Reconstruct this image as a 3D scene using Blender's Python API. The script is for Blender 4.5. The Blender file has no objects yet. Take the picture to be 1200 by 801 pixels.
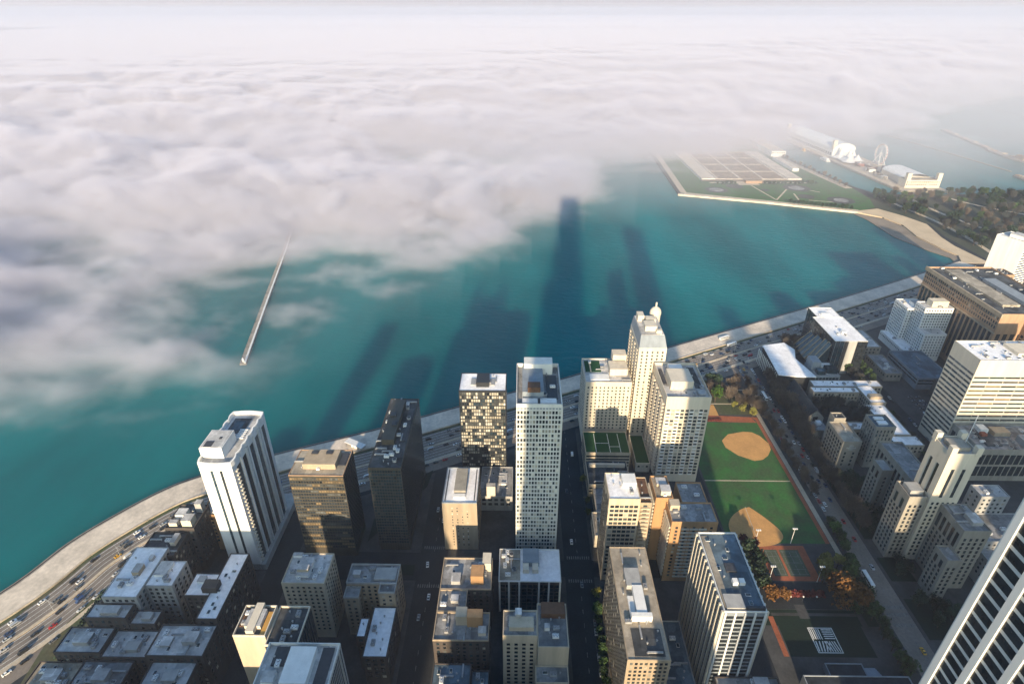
import bpy, bmesh, math, random
from math import radians as R, pi
from mathutils import Vector, Matrix

S = bpy.context.scene
COL = S.collection
rnd = random.Random(7)

# ------------------------------------------------------------------ camera
CAMZ = 312.0
cd = bpy.data.cameras.new('camera'); cam = bpy.data.objects.new('camera', cd); COL.objects.link(cam)
cd.sensor_width = 36.0; cd.lens = 36.0 * 695.0 / 1200.0
cd.clip_start = 0.5; cd.clip_end = 2000000.0
cam.location = (0, 0, CAMZ)
cam.rotation_euler = (R(90 - 29.3), 0, R(-90 + 0.8))
S.camera = cam

# ------------------------------------------------------------------ sky, sun, exposure
SUN_EL, SHADOW_S = 17.0, 4.7          # sun height; shadows run east and 4.7 degrees to the south
w = bpy.data.worlds.new('World'); S.world = w; w.use_nodes = True
wt = w.node_tree; bg = wt.nodes['Background']
sky = wt.nodes.new('ShaderNodeTexSky'); sky.sky_type = 'NISHITA'; sky.sun_disc = False
sky.sun_elevation = R(SUN_EL); sky.sun_rotation = R(270 + SHADOW_S)
sky.air_density = 1.2; sky.dust_density = 3.0; sky.ozone_density = 2.0
tint = wt.nodes.new('ShaderNodeVectorMath'); tint.operation = 'MULTIPLY'; tint.inputs[1].default_value = (0.70, 0.97, 1.18)
wt.links.new(sky.outputs[0], tint.inputs[0]); wt.links.new(tint.outputs[0], bg.inputs[0]); bg.inputs[1].default_value = 0.10
sl = bpy.data.lights.new('sun', 'SUN'); sl.energy = 4.5; sl.angle = R(0.8); sl.color = (1.0, 0.80, 0.54)
so = bpy.data.objects.new('sun', sl); COL.objects.link(so)
dirv = Vector((math.cos(R(SUN_EL)) * math.cos(R(SHADOW_S)), -math.cos(R(SUN_EL)) * math.sin(R(SHADOW_S)), -math.sin(R(SUN_EL))))
so.rotation_euler = dirv.to_track_quat('-Z', 'Y').to_euler(); so.location = (-300, 60, 500)
S.view_settings.view_transform = 'Standard'; S.view_settings.look = 'None'
S.view_settings.gamma = 1.0; S.view_settings.use_curve_mapping = False
S.view_settings.exposure = 1.12
cy = S.cycles
cy.max_bounces = 8; cy.diffuse_bounces = 2; cy.glossy_bounces = 2; cy.transmission_bounces = 1
cy.volume_bounces = 3; cy.volume_max_steps = 512; cy.volume_step_rate = 1.6
cy.use_denoising = True; cy.use_adaptive_sampling = True; cy.adaptive_threshold = 0.02
cy.caustics_reflective = False; cy.caustics_refractive = False; cy.sample_clamp_indirect = 4.0

# ------------------------------------------------------------------ materials (procedural, world-space noise)
M = {}
def mat(name, col, rough=0.85, var=0.12, scale=0.08, spec=0.3, col2=None, fine=0.0, fscale=0.8, bump=0.0, stretch=(1, 1, 1), rnd_obj=0.0, lo=0.35, hi=0.65, patch=0.0):
    m = bpy.data.materials.new(name); m.use_nodes = True; M[name] = m
    nt = m.node_tree; N = nt.nodes; L = nt.links
    b = N['Principled BSDF']; b.inputs['Roughness'].default_value = rough; b.inputs['Specular IOR Level'].default_value = spec
    g = N.new('ShaderNodeNewGeometry'); mp = N.new('ShaderNodeMapping'); mp.inputs['Scale'].default_value = stretch
    L.new(g.outputs['Position'], mp.inputs['Vector'])
    n1 = N.new('ShaderNodeTexNoise'); n1.inputs['Scale'].default_value = scale; n1.inputs['Detail'].default_value = 6; n1.inputs['Roughness'].default_value = 0.62
    L.new(mp.outputs[0], n1.inputs['Vector'])
    mr = N.new('ShaderNodeMapRange'); mr.inputs[1].default_value = lo; mr.inputs[2].default_value = hi
    L.new(n1.outputs[0], mr.inputs[0])
    mx = N.new('ShaderNodeMix'); mx.data_type = 'RGBA'
    c2 = col2 if col2 else tuple(max(0, c * (1 - 2 * var)) for c in col)
    mx.inputs[6].default_value = (*c2, 1); mx.inputs[7].default_value = (*col, 1)
    L.new(mr.outputs[0], mx.inputs[0]); out = mx.outputs[2]
    if fine:
        n2 = N.new('ShaderNodeTexNoise'); n2.inputs['Scale'].default_value = fscale; n2.inputs['Detail'].default_value = 3
        L.new(mp.outputs[0], n2.inputs['Vector'])
        m2 = N.new('ShaderNodeMapRange'); m2.inputs[1].default_value = 0.3; m2.inputs[2].default_value = 0.7
        m2.inputs[3].default_value = 1 - fine; m2.inputs[4].default_value = 1 + fine
        L.new(n2.outputs[0], m2.inputs[0])
        vm = N.new('ShaderNodeVectorMath'); vm.operation = 'SCALE'; L.new(out, vm.inputs[0]); L.new(m2.outputs[0], vm.inputs['Scale']); out = vm.outputs[0]
    if rnd_obj:
        oi = N.new('ShaderNodeObjectInfo'); m3 = N.new('ShaderNodeMapRange')
        m3.inputs[3].default_value = 1 - rnd_obj; m3.inputs[4].default_value = 1 + rnd_obj
        L.new(oi.outputs['Random'], m3.inputs[0])
        vm = N.new('ShaderNodeVectorMath'); vm.operation = 'SCALE'; L.new(out, vm.inputs[0]); L.new(m3.outputs[0], vm.inputs['Scale']); out = vm.outputs[0]
    if patch:
        vo = N.new('ShaderNodeTexVoronoi'); vo.distance = 'CHEBYCHEV'; vo.inputs['Scale'].default_value = .17; vo.inputs['Randomness'].default_value = .85
        L.new(mp.outputs[0], vo.inputs['Vector']); sx = N.new('ShaderNodeSeparateColor'); L.new(vo.outputs['Color'], sx.inputs[0])
        m4 = N.new('ShaderNodeMapRange'); m4.inputs[1].default_value = .0; m4.inputs[2].default_value = 1; m4.inputs[3].default_value = 1 - patch; m4.inputs[4].default_value = 1 + patch * .5
        L.new(sx.outputs[0], m4.inputs[0]); vm = N.new('ShaderNodeVectorMath'); vm.operation = 'SCALE'; L.new(out, vm.inputs[0]); L.new(m4.outputs[0], vm.inputs['Scale']); out = vm.outputs[0]
    L.new(out, b.inputs['Base Color'])
    if bump:
        bp = N.new('ShaderNodeBump'); bp.inputs['Strength'].default_value = bump; bp.inputs['Distance'].default_value = 0.3
        L.new(n1.outputs[0], bp.inputs['Height']); L.new(bp.outputs[0], b.inputs['Normal'])
    return m

ST = (1, 1, 0.12)     # vertical weather streaks
# walls
mat('wall_white', (0.80, 0.78, 0.74), stretch=ST, scale=0.25, var=0.07)
mat('wall_cream', (0.66, 0.58, 0.46), stretch=ST, scale=0.25, var=0.08)
mat('wall_beige', (0.54, 0.45, 0.33), stretch=ST, scale=0.25, var=0.10)
mat('wall_tan', (0.42, 0.33, 0.23), stretch=ST, scale=0.25, var=0.12)
mat('wall_orange', (0.47, 0.27, 0.13), stretch=ST, scale=0.25, var=0.12)
mat('wall_brown', (0.40, 0.255, 0.16), stretch=ST, scale=0.25, var=0.12)
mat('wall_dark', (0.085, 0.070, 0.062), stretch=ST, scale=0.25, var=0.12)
mat('wall_bronze', (0.075, 0.065, 0.05), rough=0.5, stretch=ST, scale=0.25, var=0.1)
mat('wall_black', (0.03, 0.032, 0.035), rough=0.45, stretch=ST, scale=0.25, var=0.1)
mat('wall_grey', (0.40, 0.39, 0.37), stretch=ST, scale=0.25, var=0.12)
mat('wall_stone', (0.33, 0.30, 0.25), stretch=ST, scale=0.25, var=0.14)
mat('wall_concrete', (0.70, 0.685, 0.64), stretch=ST, scale=0.25, var=0.08)
mat('wall_bluegrey', (0.26, 0.29, 0.32), stretch=ST, scale=0.25, var=0.10)
# roofs
mat('roof_white', (0.86, 0.84, 0.84), scale=0.06, var=0.10, fine=0.10, fscale=0.5, lo=0.3, hi=0.55, patch=.10)
mat('roof_grey', (0.34, 0.335, 0.33), scale=0.07, var=0.26, fine=0.16, fscale=0.6, patch=0.38)
mat('roof_light', (0.60, 0.58, 0.56), scale=0.07, var=0.22, fine=0.14, fscale=0.6, patch=0.28)
mat('roof_dark', (0.095, 0.10, 0.105), scale=0.07, var=0.25, fine=0.2, fscale=0.6, patch=0.45)
mat('roof_tan', (0.42, 0.36, 0.28), scale=0.07, var=0.2, fine=0.14, fscale=0.6, patch=0.25)
mat('roof_blue', (0.11, 0.16, 0.20), scale=0.07, var=0.22, fine=0.14, fscale=0.6, patch=0.35)
mat('roof_slate', (0.030, 0.036, 0.044), scale=0.2, var=0.25, fine=0.2, fscale=1.2)
mat('roof_orange', (0.60, 0.33, 0.09), scale=0.2, var=0.12)
mat('turf', (0.018, 0.070, 0.020), scale=0.05, var=0.12, fine=0.10)
# metal and machines
mat('metal_grey', (0.36, 0.36, 0.36), rough=0.5, scale=0.5, var=0.15)
mat('metal_white', (0.75, 0.74, 0.72), rough=0.5, scale=0.5, var=0.08)
mat('metal_dark', (0.06, 0.06, 0.065), rough=0.5, scale=0.5, var=0.15)
mat('wood_brown', (0.16, 0.085, 0.05), scale=0.5, var=0.15)
mat('copper_red', (0.30, 0.10, 0.06), scale=0.3, var=0.2)
# glass: every pane a little different
mat('glass_dark', (0.030, 0.038, 0.045), rough=0.18, spec=0.5, scale=0.30, var=0.3, rnd_obj=0.45)
mat('glass_blue', (0.035, 0.060, 0.075), rough=0.12, spec=0.6, scale=0.30, var=0.3, rnd_obj=0.4)
mat('glass_mid', (0.11, 0.115, 0.11), rough=0.25, spec=0.5, scale=0.30, var=0.3, rnd_obj=0.4)
mat('blind', (0.42, 0.38, 0.30), rough=0.5, spec=0.5, scale=0.30, var=0.2, rnd_obj=0.35)
mat('blind_gold', (0.20, 0.145, 0.08), rough=0.4, spec=0.5, scale=0.30, var=0.25, rnd_obj=0.4)
mat('blind_white', (0.62, 0.58, 0.50), rough=0.4, spec=0.5, scale=0.30, var=0.2, rnd_obj=0.3)
# ground
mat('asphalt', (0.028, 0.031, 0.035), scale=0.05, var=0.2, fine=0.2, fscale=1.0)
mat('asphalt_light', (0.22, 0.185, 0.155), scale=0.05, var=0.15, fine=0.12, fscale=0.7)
mat('paving', (0.075, 0.074, 0.072), scale=0.06, var=0.25, fine=0.12, fscale=0.6)
mat('promenade', (0.68, 0.58, 0.47), scale=0.05, var=0.16, fine=0.08, fscale=0.4)
mat('seawall', (0.30, 0.265, 0.22), scale=0.1, var=0.2, fine=0.1)
mat('paint_worn', (0.22, 0.22, 0.21), scale=0.5, var=0.3, fine=0.3)
mat('paint_white', (0.75, 0.75, 0.72), scale=0.8, var=0.15)
mat('grass', (0.032, 0.122, 0.026), scale=0.07, var=0.2, fine=0.15, fscale=0.5, col2=(0.045, 0.075, 0.028))
mat('grass_dull', (0.055, 0.075, 0.032), scale=0.03, fine=0.18, fscale=0.4, col2=(0.085, 0.072, 0.045))
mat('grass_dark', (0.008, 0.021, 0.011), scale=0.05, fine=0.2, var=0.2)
mat('infield', (0.56, 0.30, 0.105), scale=0.09, var=0.10, fine=0.07, fscale=0.6)
mat('track_red', (0.34, 0.105, 0.05), scale=0.1, var=0.15, fine=0.1)
mat('court_green', (0.085, 0.105, 0.065), scale=0.1, var=0.15)
mat('sand', (0.58, 0.45, 0.30), scale=0.03, var=0.10, fine=0.06)
mat('wet_sand', (0.27, 0.22, 0.17), scale=0.03, var=0.15, fine=0.06)
mat('gravel_path', (0.52, 0.43, 0.32), scale=0.1, var=0.12, fine=0.1)
mat('brick_paving', (0.34, 0.25, 0.18), scale=0.1, var=0.2, fine=0.15)
mat('park_soil', (0.060, 0.060, 0.040), scale=0.02, fine=0.2, fscale=0.2, col2=(0.032, 0.045, 0.028))
# plants
mat('bark', (0.085, 0.062, 0.045), scale=1.0, var=0.2)
mat('leaf_green', (0.045, 0.085, 0.022), scale=0.5, var=0.3, rnd_obj=0.3, rough=0.7)
mat('leaf_dark', (0.022, 0.045, 0.020), scale=0.5, var=0.3, rnd_obj=0.3, rough=0.7)
mat('leaf_bright', (0.075, 0.15, 0.025), scale=0.5, var=0.25, rnd_obj=0.2, rough=0.7)
mat('leaf_yellow', (0.19, 0.18, 0.035), scale=0.5, var=0.25, rnd_obj=0.25, rough=0.7)
mat('leaf_orange', (0.19, 0.085, 0.018), scale=0.5, var=0.28, rnd_obj=0.2, rough=0.7)
mat('leaf_red', (0.17, 0.035, 0.03), scale=0.5, var=0.3, rnd_obj=0.2, rough=0.7)
mat('twigs', (0.135, 0.105, 0.080), scale=0.5, var=0.2, rnd_obj=0.3)
mat('twigs_dark', (0.055, 0.055, 0.050), scale=0.5, var=0.2, rnd_obj=0.3)
# vehicles
for nm, c in dict(white=(0.75, 0.75, 0.74), silver=(0.40, 0.41, 0.42), black=(0.016, 0.017, 0.019), blue=(0.03, 0.055, 0.13), red=(0.33, 0.02, 0.018), yellow=(0.60, 0.32, 0.02), grey=(0.14, 0.145, 0.15)).items():
    mat('paint_' + nm + '_car', c, rough=0.3, spec=0.5, var=0.03, rnd_obj=0.1)
mat('tyre', (0.012, 0.012, 0.012), var=0.1)

# water: turbid lake, rippled
def water():
    m = bpy.data.materials.new('lake_water'); m.use_nodes = True; M['lake_water'] = m
    nt = m.node_tree; N = nt.nodes; L = nt.links; b = N['Principled BSDF']
    g = N.new('ShaderNodeNewGeometry')
    n0 = N.new('ShaderNodeTexNoise'); n0.inputs['Scale'].default_value = 0.006; n0.inputs['Detail'].default_value = 4
    mp0 = N.new('ShaderNodeMapping'); mp0.inputs['Rotation'].default_value = (0, 0, R(25)); mp0.inputs['Scale'].default_value = (0.5, 1.3, 1)
    L.new(g.outputs['Position'], mp0.inputs[0]); L.new(mp0.outputs[0], n0.inputs['Vector'])
    mr = N.new('ShaderNodeMapRange'); mr.inputs[1].default_value = 0.3; mr.inputs[2].default_value = 0.7; L.new(n0.outputs[0], mr.inputs[0])
    mx = N.new('ShaderNodeMix'); mx.data_type = 'RGBA'
    mx.inputs[6].default_value = (0.0005, 0.080, 0.090, 1); mx.inputs[7].default_value = (0.001, 0.155, 0.165, 1)
    L.new(mr.outputs[0], mx.inputs[0]); L.new(mx.outputs[2], b.inputs['Base Color'])
    b.inputs['Roughness'].default_value = 0.2; b.inputs['Specular IOR Level'].default_value = 0.5; b.inputs['IOR'].default_value = 1.10; b.subsurface_method = 'BURLEY'; b.inputs['Subsurface Weight'].default_value = 1.0; b.inputs['Subsurface Radius'].default_value = (6, 22, 24); b.inputs['Subsurface Scale'].default_value = 1.8
    mp = N.new('ShaderNodeMapping'); mp.inputs['Rotation'].default_value = (0, 0, R(-20)); mp.inputs['Scale'].default_value = (1.0, 0.45, 1)
    L.new(g.outputs['Position'], mp.inputs[0])
    n1 = N.new('ShaderNodeTexNoise'); n1.inputs['Scale'].default_value = 0.16; n1.inputs['Detail'].default_value = 5; n1.inputs['Roughness'].default_value = 0.6
    L.new(mp.outputs[0], n1.inputs['Vector'])
    bp = N.new('ShaderNodeBump'); bp.inputs['Strength'].default_value = 0.55; bp.inputs['Distance'].default_value = 1.6
    L.new(n1.outputs[0], bp.inputs['Height']); L.new(bp.outputs[0], b.inputs['Normal'])
water()

# ------------------------------------------------------------------ mesh helpers
class MB:
    def __init__(s): s.v = []; s.f = []; s.m = []
    def add(s, vs, fs, mi=0):
        o = len(s.v); s.v += [tuple(v) for v in vs]
        for f in fs: s.f.append([i + o for i in f]); s.m.append(mi)
    def box(s, x0, x1, y0, y1, z0, z1, mi=0):
        s.add([(x0, y0, z0), (x1, y0, z0), (x1, y1, z0), (x0, y1, z0), (x0, y0, z1), (x1, y0, z1), (x1, y1, z1), (x0, y1, z1)],
              [(0, 3, 2, 1), (4, 5, 6, 7), (0, 1, 5, 4), (1, 2, 6, 5), (2, 3, 7, 6), (3, 0, 4, 7)], mi)
    def prism(s, poly, z0, z1, mi=0, top=None):
        n = len(poly); vs = [(x, y, z0) for x, y in poly] + [(x, y, z1) for x, y in (top or poly)]
        s.add(vs, [list(range(n))[::-1], list(range(n, 2 * n))] + [(i, (i + 1) % n, n + (i + 1) % n, n + i) for i in range(n)], mi)
    def cyl(s, x, y, z0, z1, r, n=12, mi=0, r1=None):
        r1 = r if r1 is None else r1
        s.prism([(x + r * math.cos(2 * pi * i / n), y + r * math.sin(2 * pi * i / n)) for i in range(n)], z0, z1, mi,
                [(x + r1 * math.cos(2 * pi * i / n), y + r1 * math.sin(2 * pi * i / n)) for i in range(n)])
    def tube(s, a, b, r, n=6, mi=0, r1=None):
        a = Vector(a); b = Vector(b); d = (b - a); q = d.to_track_quat('Z', 'Y'); r1 = r if r1 is None else r1
        vs = [a + q @ Vector((r * math.cos(2 * pi * i / n), r * math.sin(2 * pi * i / n), 0)) for i in range(n)] + \
             [b + q @ Vector((r1 * math.cos(2 * pi * i / n), r1 * math.sin(2 * pi * i / n), 0)) for i in range(n)]
        s.add(vs, [(i, (i + 1) % n, n + (i + 1) % n, n + i) for i in range(n)] + [list(range(n))[::-1], list(range(n, 2 * n))], mi)
    def lathe(s, prof, n=16, mi=0, c=(0, 0)):
        k = len(prof); vs = []
        for r, z in prof:
            for i in range(n): vs.append((c[0] + r * math.cos(2 * pi * i / n), c[1] + r * math.sin(2 * pi * i / n), z))
        fs = [(j * n + i, j * n + (i + 1) % n, (j + 1) * n + (i + 1) % n, (j + 1) * n + i) for j in range(k - 1) for i in range(n)]
        s.add(vs, fs, mi)
    def mesh(s, name, mats):
        me = bpy.data.meshes.new(name); me.from_pydata(s.v, [], s.f); me.update()
        for m in ([mats] if isinstance(mats, str) else mats): me.materials.append(M[m])
        me.polygons.foreach_set('material_index', s.m)
        return me
    def build(s, name, mats, parent=None, loc=(0, 0, 0), rz=0):
        return link(name, s.mesh(name, mats), parent, loc, rz)

def link(name, data, parent=None, loc=(0, 0, 0), rz=0, scale=None):
    o = bpy.data.objects.new(name, data); COL.objects.link(o); o.location = loc
    if rz: o.rotation_euler = (0, 0, rz)
    if scale: o.scale = scale
    if parent: o.parent = parent
    return o
def tag(o, label=None, cat=None, group=None, kind=None):
    if label: o['label'] = label
    if cat: o['category'] = cat
    if group: o['group'] = group
    if kind: o['kind'] = kind
    return o
def thing(name, label, cat, loc=(0, 0, 0), rz=0, group=None):
    return tag(link(name, None, None, loc, rz), label, cat, group)
def copy_tree(o, parent=None):
    c = o.copy(); COL.objects.link(c); c.parent = parent
    for ch in o.children: copy_tree(ch, c)
    return c
CUBES = {}
def cube(m):
    if m not in CUBES:
        b = MB(); b.box(-.5, .5, -.5, .5, -.5, .5); CUBES[m] = b.mesh('unit_block', m)
    return CUBES[m]
def block(name, parent, x0, x1, y0, y1, z0, z1, m):
    return link(name, cube(m), parent, ((x0 + x1) / 2, (y0 + y1) / 2, (z0 + z1) / 2), 0, (abs(x1 - x0), abs(y1 - y0), abs(z1 - z0)))
def struct(name, mb, m):
    return tag(mb.build(name, m), kind='structure')

# ------------------------------------------------------------------ the ground, shore and lake
def catmull(P, n=6):
    out = []
    for i in range(len(P) - 1):
        p0 = P[max(i - 1, 0)]; p1 = P[i]; p2 = P[i + 1]; p3 = P[min(i + 2, len(P) - 1)]
        for k in range(n):
            t = k / n
            out.append(tuple(0.5 * (2 * b + (c - a) * t + (2 * a - 5 * b + 4 * c - d) * t * t + (3 * b - a - 3 * c + d) * t ** 3) for a, b, c, d in zip(p0, p1, p2, p3)))
    return out + [P[-1]]
SHORE = catmull([(-420, 900), (-120, 640), (60, 470), (170, 368), (236, 318), (277, 301), (305, 283), (328, 264), (343, 244), (369, 196), (403, 121),
                 (437, 54), (466, -5), (496, -64), (549, -162), (617, -291), (684, -418), (750, -537), (800, -622)], 6)
def offset(P, d):           # d metres inland (to the west of a line that runs south)
    out = []
    for i, p in enumerate(P):
        a = Vector(P[max(i - 1, 0)]); b = Vector(P[min(i + 1, len(P) - 1)]); t = (b - a).normalized()
        n = Vector((t.y, -t.x)); out.append((p[0] + n.x * d, p[1] + n.y * d))
    return out
def ribbon(mb, P, d0, d1, z0, z1, mi=0):
    A = offset(P, d0); B = offset(P, d1)
    for i in range(len(P) - 1):
        mb.prism([A[i], A[i + 1], B[i + 1], B[i]][::1], z0, z1, mi)
def strip(mb, P, d0, d1, z, mi=0):
    A = offset(P, d0); B = offset(P, d1); n = len(P)
    mb.add([(x, y, z) for x, y in A] + [(x, y, z) for x, y in B], [(i, n + i, n + i + 1, i + 1) for i in range(n - 1)], mi)
def ell(cx, cy, rx, ry, n=28, a0=0, a1=2 * pi, rot=0):
    return [(cx + rx * math.cos(a) * math.cos(rot) - ry * math.sin(a) * math.sin(rot), cy + rx * math.cos(a) * math.sin(rot) + ry * math.sin(a) * math.cos(rot)) for a in (a0 + (a1 - a0) * i / n for i in range(n))]
def flat(mb, poly, z, mi=0):
    area = sum(poly[i][0] * poly[(i + 1) % len(poly)][1] - poly[(i + 1) % len(poly)][0] * poly[i][1] for i in range(len(poly)))
    if area < 0: poly = poly[::-1]
    mb.add([(x, y, z) for x, y in poly], [list(range(len(poly)))], mi)
def rect(x0, x1, y0, y1): return [(x0, y0), (x1, y0), (x1, y1), (x0, y1)]

WZ = -2.2
mb = MB(); mb.add([(-9000, -600000, WZ), (900000, -600000, WZ), (900000, 600000, WZ), (-9000, 600000, WZ)], [(0, 1, 2, 3)]); struct('lake_water', mb, 'lake_water')

# city plain; the park north-east of it, the filter-plant peninsula
LAND = [(-420, 900)] + SHORE[1:] + [(822, -646), (850, -640), (906, -636), (990, -632), (1028, -600), (1034, -597), (1094, -455), (1147, -306),
        (1500, -322), (2150, -340), (2150, -650), (1521, -632), (1326, -655), (1200, -672), (1150, -690), (1150, -905), (1185, -990), (1150, -1300), (1000, -1800), (700, -2600), (-900, -2600), (-900, 900)]
def ccw(p):
    a = sum(p[i][0] * p[(i + 1) % len(p)][1] - p[(i + 1) % len(p)][0] * p[i][1] for i in range(len(p)))
    return p if a > 0 else p[::-1]
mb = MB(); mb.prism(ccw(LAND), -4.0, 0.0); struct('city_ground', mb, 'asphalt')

# lakefront promenade: a raised concrete apron with a stepped revetment, then the drive
mb = MB(); ribbon(mb, SHORE, -1.5, 1.2, -4, -0.6); ribbon(mb, SHORE, 1.2, 2.6, -4, 0.1); struct('seawall', mb, 'seawall')
mb = MB(); ribbon(mb, SHORE, 2.6, 23, 0.0, 0.45); struct('promenade', mb, 'promenade')
mb = MB(); ribbon(mb, SHORE, 23, 24.2, 0.0, 0.9); struct('kerb_wall', mb, 'gravel_path')
mb = MB(); strip(mb, SHORE, 24.2, 27, 0.008); struct('verge', mb, 'grass_dull')
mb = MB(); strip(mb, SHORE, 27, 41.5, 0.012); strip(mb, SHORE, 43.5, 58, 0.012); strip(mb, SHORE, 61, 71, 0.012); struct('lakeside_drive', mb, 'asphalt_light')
mb = MB(); ribbon(mb, SHORE, 41.5, 43.5, 0.0, 0.5); struct('drive_median', mb, 'gravel_path')
mb = MB(); ribbon(mb, SHORE, 58, 61, 0.0, 0.2); struct('drive_kerb_strip', mb, 'gravel_path')
mb = MB()
for d in (28, 31.3, 34.7, 38, 44.2, 47.6, 51, 54.4, 57.4): strip(mb, SHORE, d, d + (0.30 if d in (28, 57.4, 44.2) else 0.22), 0.018)
struct('lane_markings', mb, 'paint_white')

def shore_x(y):
    for a, b in zip(SHORE, SHORE[1:]):
        if b[1] <= y <= a[1]: return a[0] + (b[0] - a[0]) * (a[1] - y) / (a[1] - b[1] + 1e-9)
    return SHORE[-1][0]
def drive_x(y): return shore_x(y) - 74 * (1.0 if y > 150 else 1.12)
def drive_line(y0, y1): return [(drive_x(y0 + (y1 - y0) * i / 8), y0 + (y1 - y0) * i / 8) for i in range(9)]

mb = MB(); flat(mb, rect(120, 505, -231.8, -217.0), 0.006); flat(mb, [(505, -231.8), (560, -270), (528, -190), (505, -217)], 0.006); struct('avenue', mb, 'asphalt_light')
# city blocks: pavements raised 0.15 m over the streets
pv = MB()
def blockpoly(x0, y0, y1, x1=None):
    if x1 is None: pv.prism(ccw([(x0, y0)] + drive_line(y0, y1) + [(x0, y1)]), 0.0, 0.15)
    else: pv.prism(rect(x0, x1, y0, y1), 0.0, 0.15)
for y0, y1 in ((-126, -48), (-30, 46), (64, 144)):
    blockpoly(114, y0, y1, 250 if y0 > 0 else 254)
    blockpoly(272 if y0 > 0 else 267, y0, y1)
pv.prism(rect(114, 232, -216.8, -140), 0, 0.15)
blockpoly(232, -216.8, -140)
pv.prism(rect(114, 250, 160, 185), 0, 0.15); pv.prism([(160, 185), (250, 185), (250, 222), (205, 250), (165, 252)], 0, 0.15)
pv.prism([(250, 160), (310, 160), (308, 186), (284, 216), (250, 226)], 0, 0.15)
blockpoly(114, -322, -232)
blockpoly(114, -436, -344)
pv.prism([(114, -1000), (600, -1000), (700, -640), (640, -520), (560, -455), (114, -455)], 0, 0.15)
struct('pavement', pv, 'paving')

# street paint: stop lines, crossings, centre lines
mb = MB()
for yc in (55, -39, -225.4):
    x = 120
    while x < 400:
        if not (246 < x < 272): mb.add([(x, yc - .15, .01), (x + 3, yc - .15, .01), (x + 3, yc + .15, .01), (x, yc + .15, .01)], [(0, 1, 2, 3)])
        x += 9
for xs, ya, yb in ((245, 47, 63), (275, 47, 63), (250, -47, -31), (268, -47, -31), (229, -231, -218), (222, -231, -218), (234, -231, -218)):
    for k in range(int((yb - ya) / 1.4)):
        y = ya + k * 1.4 + .4; mb.add([(xs, y, .011), (xs + 2.4, y, .011), (xs + 2.4, y + .6, .011), (xs, y + .6, .011)], [(0, 1, 2, 3)])
struct('street_markings', mb, 'paint_worn')
mb = MB()
mb.prism([(254, 66), (262, 66), (262, 100), (254, 96)], 0, .17)
struct('traffic_island', mb, 'grass_dark')

mb = MB()
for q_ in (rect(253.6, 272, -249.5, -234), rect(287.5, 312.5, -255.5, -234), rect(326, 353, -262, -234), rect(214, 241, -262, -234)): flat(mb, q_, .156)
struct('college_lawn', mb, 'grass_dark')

# sports park
Z = 0.154
mb = MB(); flat(mb, rect(283, 416, -206, -141.5), Z + .004); struct('ball_field', mb, 'grass')
mb = MB(); flat(mb, [(283, -206), (420, -206), (424, -203), (424, -208.8), (283, -208.8)], Z + .006); flat(mb, [(416, -206), (424, -203), (428, -141), (418, -141)], Z + .009); struct('running_track', mb, 'track_red')
mb = MB(); flat(mb, rect(232, 452, -212.6, -209.2), Z + .010); struct('park_walk', mb, 'gravel_path')
def infield(cx, cy, r, a):
    p = [(cx + r * 1.04 * math.cos(t), cy + r * 0.93 * math.sin(t)) for t in (2 * pi * i / 44 for i in range(44))]
    return p
mb = MB()
flat(mb, [(365 + 38.5 * u, -188 + v * 1.0) for u, v in ((0.03, 1), (0.2, 12), (0.45, 19), (0.68, 19.5), (0.9, 12), (1.0, -2), (0.98, -9), (0.86, -14), (0.6, -18), (0.4, -17), (0.2, -12), (0.07, -6))], Z + .012)
struct('infield', mb, 'infield')
mb = MB()
flat(mb, catmull([(316, -166), (314, -160), (308, -152), (301, -147), (294, -145.5), (287, -147), (281.5, -152), (280, -160), (281, -169), (284, -176), (289, -180), (295, -179.5), (302, -176), (309, -171.5), (316, -166)], 4)[:-1], Z + .012)
struct('infield_second', mb, 'infield')
bpy.data.objects['infield_second'].name = 'infield'
mb = MB(); flat(mb, rect(342.8, 343.8, -206, -141.5), Z + .014); flat(mb, [(316, -163.3), (281, -161.4), (281, -161.0), (316, -162.9)], Z + .016); struct('field_lines', mb, 'gravel_path')
mb = MB(); flat(mb, rect(253, 281, -190, -160), Z + .010); struct('court_surround', mb, 'track_red')
mb = MB(); flat(mb, rect(256.5, 277.5, -185, -172.5), Z + .014); flat(mb, rect(256.5, 277.5, -171, -162.5), Z + .014); struct('tennis_court', mb, 'court_green')
mb = MB()
for ya, yb in ((-185, -172.5), (-171, -162.5)):
    for k in (0.14, 0.5, 0.86): y = ya + (yb - ya) * k; flat(mb, rect(257.5, 276.5, y - .12, y + .12), Z + .018)
    for x in (258, 262, 267, 272, 276): flat(mb, rect(x - .12, x + .12, ya + .6, yb - .6), Z + .020)
struct('court_lines', mb, 'paint_worn')
mb = MB(); flat(mb, rect(233, 252, -206, -142), Z + .004); struct('park_terrace', mb, 'asphalt')
mb = MB(); flat(mb, rect(222, 232.5, -210, -141), Z + .006); struct('garden_verge', mb, 'grass_dark')
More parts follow.
